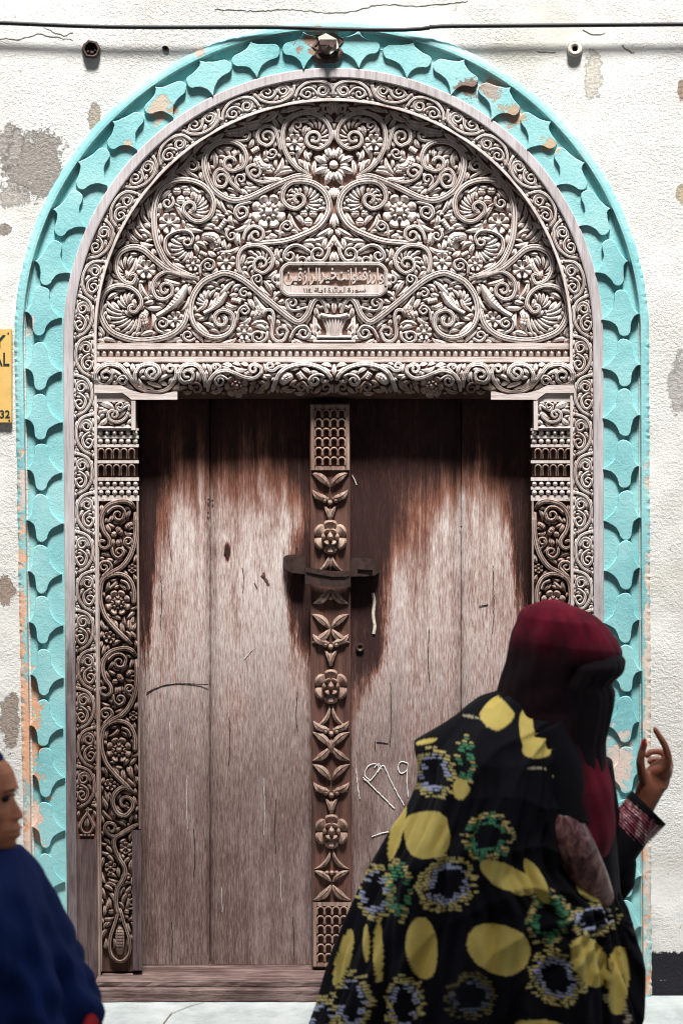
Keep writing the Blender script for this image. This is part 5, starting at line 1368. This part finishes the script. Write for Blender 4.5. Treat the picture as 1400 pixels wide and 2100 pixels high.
# index raised, three fingers curled over towards the thumb
finger('index', 'p2', [(1371, 1556, HY - .030), (1362, 1527, HY - .034), (1349, 1507, HY - .036), (1338, 1489, HY - .037)], .0098, .0062)
finger('middle', 'p2', [(1375, 1557, HY - .008), (1358, 1531, HY - .012), (1332, 1527, HY - .016), (1320, 1541, HY - .018)])
finger('ring', 'p2', [(1374, 1565, HY + .012), (1356, 1541, HY + .012), (1332, 1541, HY + .008), (1322, 1555, HY + .004)])
finger('little', 'p2', [(1369, 1574, HY + .030), (1353, 1556, HY + .032), (1334, 1556, HY + .030), (1326, 1567, HY + .026)], .008, .006)
finger('thumb', 'p1', [(1316, 1590, HY - .022), (1311, 1562, HY - .032), (1316, 1537, HY - .036), (1323, 1518, HY - .036)], .0115, .0075)
skin_body('body', nd, ed, 'pelvis', M['skin'], woman)
# finger nails (thumb and index are turned to the viewer)
for (a, b) in (((1316, 1528, HY - .046), (1322, 1515, HY - .045)),):
    P0, P1 = PX(*a), PX(*b); d = (P1 - P0); sx = Vector((d.z, 0, -d.x)).normalized() * .0045
    mesh_obj('nail', [P0 - sx, P0 + sx, P1 + sx * .8, P1 - sx * .8, (P0 + P1) / 2 + Vector((0, -.0015, 0))], [(0, 1, 4), (1, 2, 4), (2, 3, 4), (3, 0, 4)], M['red'], woman)
# sandals
for (ax, ay, tx) in ((.40, YW - .09, .57), (.19, YW + .09, .34)):
    P = [(ax - .02, .052), (ax + .03, .045), (ax + .09, .04), (tx, .038)]
    V, Fc = [], []
    for (x, w_) in P: V += [(x, ay - w_, .002), (x, ay + w_, .002), (x, ay + w_, .016), (x, ay - w_, .016)]
    for i in range(3):
        for k in range(4): Fc.append((i * 4 + k, i * 4 + (k + 1) % 4, (i + 1) * 4 + (k + 1) % 4, (i + 1) * 4 + k))
    Fc += [(0, 1, 2, 3), (15, 14, 13, 12)]
    mesh_obj('sandal', V, Fc, M['leather'], woman)
# long black dress down to the ankles
def dfold(ph, t, py): return .05 * t * (math.sin(9 * ph + 2 * t) + .6 * math.sin(17 * ph - 3 * t + 1))
V, Fc, _ = loft([(1490, 1080, 1180), (1520, 1020, 1215), (1570, 985, 1240), (1650, 965, 1255), (1750, 950, 1265), (1850, 930, 1272), (1950, 915, 1275), (2100, 890, 1282), (2400, 830, 1300), (2735, 790, 1320)],
                lambda p: YW + .02, lambda p: float(np.interp(p, [1490, 1540, 1700, 2000, 2735], [.06, .16, .17, .19, .27])), 96, 70, dfold)
mesh_obj('dress', V, Fc, M['abaya'], woman, smooth=True)
# shawl
def sfold(ph, t, py):
    g = float(np.interp(py, [1430, 1520, 1700, 2350], [.0, .016, .045, .07]))
    return g * (math.sin(8 * ph + 5 * t) + .7 * math.sin(15 * ph - 7 * t + 1.3) + .45 * math.sin(27 * ph + 9 * t + .4) + .25 * math.sin(47 * ph - 14 * t))
def sspike(x, y, z, ph, py, kx):
    d = (ph - math.pi); e = math.exp(-(d / .42) ** 2)
    amt = float(np.interp(py, [1470, 1500, 1528, 1545, 1575, 1610], [0, 12, 34, 26, 8, 0]))
    x -= amt * kx * e
    # soft sag lines across the back
    z += .006 * math.sin(6 * ph + py * .03)
    ix = 700 + x / kx
    for (hx, hy, nf, am, fall) in ((1262, 1862, 17, .011, 300.), (1150, 1480, 13, .009, 330.)):
        dx, dy = ix - hx, py - hy; r_ = math.hypot(dx, dy)
        y -= am * math.exp(-r_ / fall) * min(1, r_ / 70.) * (1 - 2 * abs(math.sin(math.atan2(dy, dx) * nf * .5 + .02 * r_)) ** .7)
    return x, y, z
shawl_rows = [(1427, 1020, 1068), (1431, 1000, 1092), (1440, 975, 1112), (1460, 945, 1136), (1480, 924, 1152), (1505, 900, 1166), (1530, 884, 1170), (1560, 874, 1170), (1600, 866, 1166), (1650, 845, 1156), (1700, 817, 1150), (1745, 795, 1160), (1790, 772, 1205), (1820, 760, 1242), (1850, 748, 1256), (1900, 728, 1268), (1950, 706, 1278),
              (2000, 696, 1283), (2050, 678, 1286), (2100, 660, 1287), (2200, 632, 1290), (2330, 600, 1300)]
V, Fc, UV = loft(shawl_rows, lambda p: YW - .02, lambda p: float(np.interp(p, [1427, 1440, 1480, 1540, 1650, 1800, 2000, 2330], [.03, .07, .13, .185, .22, .235, .25, .27])), 560, 420, sfold, sspike)
sh = mesh_obj('shawl', V, Fc, M['print'], woman, smooth=True)
A = np.array(V); kk = F / (CAM_D + A[:, 1])
Cc = print_at(700 + A[:, 0] * kk, 1050 - (A[:, 2] - CZ) * kk)
ca = sh.data.color_attributes.new('print', 'FLOAT_COLOR', 'POINT')
ca.data.foreach_set('color', np.hstack([Cc, np.ones((len(Cc), 1))]).astype(np.float32).ravel())
sd = sh.modifiers.new('thickness', 'SOLIDIFY'); sd.thickness = .0025
# head cloth: lit crimson and dark falloff painted into one scarf, black face veil
def scarf_fold(ph, t, py):
    up = float(np.interp(py, [1233, 1300, 1400, 1730], [.2, 1, .8, .6]))
    return up * (.014 * math.sin(12 * math.cos(ph) + 1.0 + py * .01) + .010 * math.sin(9 * ph + py * .035) + .008 * math.sin(21 * ph - py * .03) + .012 * math.sin(py * .085 + 4 * math.cos(ph) + .6 * math.sin(3 * ph)))
def scarf_tilt(x, y, z, ph, py, kx):
    g = max(0.0, 1 - abs(py - 1310) / 90.0); return x, y, z - .014 * math.cos(ph) * g
def hfold(ph, t, py): return .025 * math.sin(10 * ph + 3 * t) * min(1, t * 2) + .012 * math.sin(23 * ph - 5 * t)
V, Fc, _ = loft([(1233, 1122, 1150), (1238, 1100, 1172), (1248, 1078, 1204), (1262, 1066, 1228), (1280, 1060, 1247), (1300, 1054, 1261), (1322, 1047, 1271), (1345, 1041, 1272), (1362, 1036, 1262), (1390, 1028, 1236), (1420, 1018, 1230), (1450, 1008, 1227), (1490, 996, 1228), (1530, 985, 1236), (1580, 978, 1248), (1640, 985, 1258), (1700, 1000, 1258), (1730, 1010, 1250)],
                lambda p: YW, lambda p: float(np.interp(p, [1233, 1245, 1270, 1320, 1400, 1450, 1500, 1600, 1730], [.03, .06, .09, .108, .106, .11, .125, .17, .18])), 140, 150, scarf_fold, scarf_tilt)
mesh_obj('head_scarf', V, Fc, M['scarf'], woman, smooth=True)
V, Fc, _ = loft([(1338, 1165, 1262), (1343, 1140, 1276), (1352, 1122, 1280), (1375, 1115, 1276), (1388, 1112, 1262), (1396, 1110, 1248), (1403, 1110, 1249), (1412, 1108, 1259), (1440, 1106, 1257), (1480, 1102, 1248), (1520, 1098, 1238), (1560, 1100, 1240), (1600, 1108, 1236)], lambda p: YW, lambda p: float(np.interp(p, [1338, 1360, 1440, 1520, 1600], [.085, .114, .114, .118, .13])), 100, 60, hfold)
mesh_obj('face_veil', V, Fc, M['black_veil'], woman, smooth=True)
def sleeve(name, pts, rad, mat, puck=.0, n=28, ring=None):
    C = np.array([tuple(PX(*p)) for p in pts]); t_ = np.linspace(0, len(pts) - 1, 44)
    Cs = np.stack([np.interp(t_, range(len(pts)), C[:, k]) for k in range(3)], 1); Rs = np.interp(t_, range(len(pts)), rad)
    for _ in range(3):
        Cs[1:-1] = (Cs[:-2] + 2 * Cs[1:-1] + Cs[2:]) / 4
    Rs = Rs * (1 + puck * np.sin(np.arange(44) * 1.9) * rng.uniform(.3, 1, 44))
    V, Fc = tube(Cs, list(Rs), n)
    V = [Vector(v) + Vector((rng.uniform(-1, 1), rng.uniform(-1, 1), rng.uniform(-1, 1))) * puck * .02 for v in V]
    return mesh_obj(name, V, Fc, mat, woman, smooth=True)
sleeve('sleeve', [(1188, 1570, HY - .02), (1205, 1680, HY), (1224, 1766, HY), (1262, 1735, HY), (1300, 1690, HY)], [.07, .068, .060, .050, .044], M['abaya'])
sleeve('sleeve_drape', [(1250, 1735, HY), (1268, 1770, HY), (1272, 1810, HY), (1262, 1850, HY)], [.045, .038, .03, .012], M['abaya'])
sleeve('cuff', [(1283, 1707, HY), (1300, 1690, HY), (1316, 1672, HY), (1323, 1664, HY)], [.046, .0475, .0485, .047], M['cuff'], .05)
sleeve('cuff_hem', [(1320, 1667, HY), (1327, 1659, HY), (1330, 1656, HY)], [.0485, .0495, .049], M['abaya'])
sleeve('upper_sleeve', [(1105, 1500, YW - .10), (1140, 1570, YW - .11), (1152, 1640, YW - .125), (1160, 1694, YW - .14)], [.05, .052, .05, .046], M['abaya'])
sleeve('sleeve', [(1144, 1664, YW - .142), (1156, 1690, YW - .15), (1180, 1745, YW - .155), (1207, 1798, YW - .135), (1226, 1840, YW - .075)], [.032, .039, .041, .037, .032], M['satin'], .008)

# ---- child in a navy wrap at the left edge
YB = -1.87
child = thing('person', 'child in a navy blue wrap, face in profile, at the left edge', 'person', (-0.62, YB, 0))
kb = (CAM_D + YB) / F
def head_mesh():
    rows = [(1536, 8, 0, .3), (1542, 34, 0, .3), (1552, 56, 0, .3), (1566, 72, 0, .3), (1582, 82, 0, .3), (1598, 87, 0, .3), (1610, 89, 2, .35), (1618, 87, 2.5, .3), (1626, 84, 1, .2), (1634, 82, 2, .16), (1642, 82, 6, .14), (1650, 82, 10, .145), (1658, 83, 14, .15), (1666, 83, 18.5, .17), (1672, 83, 20.5, .19), (1678, 83, 19, .2), (1682, 83, 11, .2), (1687, 84, 9, .3),
            (1692, 84, 13, .36), (1697, 84, 16.5, .40), (1701, 84, 15, .42), (1704, 84, 10, .42), (1707, 84, 14, .40), (1712, 83, 15.5, .38), (1717, 83, 11, .36), (1722, 82, 6, .4), (1729, 80, 9, .45), (1736, 76, 9.5, .5), (1742, 66, 7, .5), (1747, 48, 3, .5), (1752, 34, 0, .5), (1775, 30, 0, .5), (1800, 34, 0, .5)]
    n = 96; V, Fc = [], []
    cx0 = -55.0
    P = np.array(rows, float)
    ys = np.concatenate([np.arange(1536, 1756, 1.6), np.arange(1757, 1801, 4)])
    base = np.interp(ys, P[:, 0], P[:, 1]); ex = np.interp(ys, P[:, 0], P[:, 2]); sg = np.interp(ys, P[:, 0], P[:, 3])
    for py, b, e, s_ in zip(ys, base, ex, sg):
        back = float(np.interp(py, [1536, 1545, 1570, 1620, 1670, 1710, 1745, 1800], [8, 45, 90, 104, 92, 66, 46, 44])); side = float(np.interp(py, [1536, 1548, 1580, 1630, 1670, 1710, 1735, 1752, 1800], [8, 44, 66, 70, 66, 58, 44, 33, 36]))
        for j in range(n):
            ph = 2 * math.pi * j / n
            if ph > math.pi: ph -= 2 * math.pi
            c_, s2 = math.cos(ph), math.sin(ph)
            x = (b if c_ > 0 else back) * (abs(c_) ** .92) * (1 if c_ > 0 else -1); y = side * s2
            add = e * math.exp(-(ph / s_) ** 2)
            for sd_ in (-1, 1):
                # eye sockets, cheeks, nostril wings
                add -= 8.5 * math.exp(-((ph - sd_ * .42) / .22) ** 2 - ((py - 1632) / 9.0) ** 2)
                add += 5.5 * math.exp(-((ph - sd_ * .43) / .17) ** 2 - ((py - 1633) / 6.0) ** 2)
                add += 3.0 * math.exp(-((ph - sd_ * .62) / .3) ** 2 - ((py - 1664) / 15.0) ** 2)
                add += 4.5 * math.exp(-((ph - sd_ * .17) / .09) ** 2 - ((py - 1675) / 5.0) ** 2)
                add += 2.2 * math.exp(-((ph - sd_ * .40) / .3) ** 2 - ((py - 1615) / 5.0) ** 2)
            x += add * c_; y += add * s2
            V.append(((cx0 + x - 700) * kb, YB + y * kb, CZ + (1050 - py) * kb))
    m = len(ys)
    for i in range(m - 1):
        for j in range(n): Fc.append((i * n + j, i * n + (j + 1) % n, (i + 1) * n + (j + 1) % n, (i + 1) * n + j))
    Fc.append(tuple(range(n))[::-1])
    return V, Fc, n, m
def child_body():
    """head and neck run on into shoulders, arms and legs as one surface"""
    V, Fc, n, m = head_mesh()
    def ring(py, cx, a, b):
        for j in range(n):
            ph = 2 * math.pi * j / n
            V.append(((cx + a * math.cos(ph) - 700) * kb, YB + b * kb * math.sin(ph), CZ + (1050 - py) * kb))
    rows = [(1815, -64, 45, 70), (1835, -66, 62, 130), (1870, -66, 75, 150), (1950, -64, 78, 130), (2060, -60, 76, 115), (2160, -60, 84, 125), (2260, -60, 86, 128), (2330, -60, 84, 124), (2560, -60, 60, 100), (2800, -60, 48, 85), (3090, -60, 45, 80), (3140, -50, 62, 84)]
    for r_ in rows: ring(*r_)
    for i in range(m - 1, m - 1 + len(rows)):
        for j in range(n): Fc.append((i * n + j, i * n + (j + 1) % n, (i + 1) * n + (j + 1) % n, (i + 1) * n + j))
    return V, Fc
mesh_obj('body', *child_body(), M['skin_boy'], child, smooth=True)
def at_face(ph, py, r, off=0.0):
    return Vector(((-55 + (r + off) * math.cos(ph) - 700) * kb, YB + (r + off) * .84 * math.sin(ph) * kb, CZ + (1050 - py) * kb))
for sd_ in (-1, 1):
    V, Fc = [], []
    c_ = at_face(sd_ * .42, 1634, 77)
    for i in range(9):
        for j in range(14):
            a, b = math.pi * i / 8, 2 * math.pi * j / 14
            V.append(c_ + Vector((math.sin(a) * math.cos(b), math.sin(a) * math.sin(b), math.cos(a) * .62)) * .0095)
    for i in range(8):
        for j in range(14): Fc.append((i * 14 + j, i * 14 + (j + 1) % 14, (i + 1) * 14 + (j + 1) % 14, (i + 1) * 14 + j))
    mesh_obj('eye', V, Fc, M['eye'], child, smooth=True)
    for (y0, dy, w_, nm, off) in ((1619, -3.5, 2.6, 'eyebrow', 6.5), (1629, -2.0, 1.5, 'eyelash', 6.5)):
        P = [at_face(sd_ * (.16 + .5 * q), y0 + dy * math.sin(math.pi * q), 85 - 5 * q, off * (1 - .3 * q)) for q in np.linspace(0, 1, 9)]
        mesh_obj(nm, *tube(P, [w_ * kb * f for f in (.5, .9, 1, 1, 1, .9, .8, .6, .3)], 6), M['dark_hair'], child)
# lips
M['lip'] = skin_mat('brown_lip', (0.20, 0.06, 0.05))
# head wrap, drawn back off the brow, and the long wrap over the shoulders
V, Fc, _ = loft([(1524, -80, -50), (1530, -116, -18), (1545, -148, 4), (1560, -164, 10), (1576, -172, 9), (1590, -176, -4), (1610, -178, -34), (1650, -174, -70), (1700, -164, -84), (1750, -160, -50), (1775, -170, 10)], lambda p: YB, lambda p: float(np.interp(p, [1524, 1545, 1600, 1700, 1775], [.02, .055, .070, .066, .085])), 80, 40, hfold)
mesh_obj('head_wrap', V, Fc, M['navy'], child, smooth=True)
def wfold(ph, t, py): return .07 * min(1, t * 5) * (abs(math.sin(5 * ph + 7 * t)) * 1.6 - .8 + .5 * math.sin(9 * ph + 9 * t) + .45 * math.sin(6 * ph + 60 * t) + .3 * math.sin(11 * ph - 95 * t) + .6 * math.sin(19 * ph - 11 * t) + .35 * math.sin(33 * ph + 6 * t))
V, Fc, _ = loft([(1738, -110, 40), (1746, -150, 58), (1760, -190, 68), (1800, -240, 88), (1850, -270, 110), (1900, -290, 124), (1950, -300, 142), (2000, -305, 160), (2050, -310, 178), (2085, -312, 186), (2140, -315, 190), (2400, -320, 190), (2800, -330, 190), (3080, -335, 195)],
                lambda p: YB - .0, lambda p: float(np.interp(p, [1738, 1800, 1900, 2100, 3080], [.05, .16, .2, .22, .24])), 110, 110, wfold)
mesh_obj('wrap', V, Fc, M['navy'], child, smooth=True)
V, Fc, _ = loft([(2088, 176, 190), (2091, 172, 197), (2100, 170, 200), (2125, 170, 200), (2134, 175, 195)], lambda p: YB - .06, lambda p: .05, 30, 12)
mesh_obj('cuff', V, Fc, M['red'], child, smooth=True)
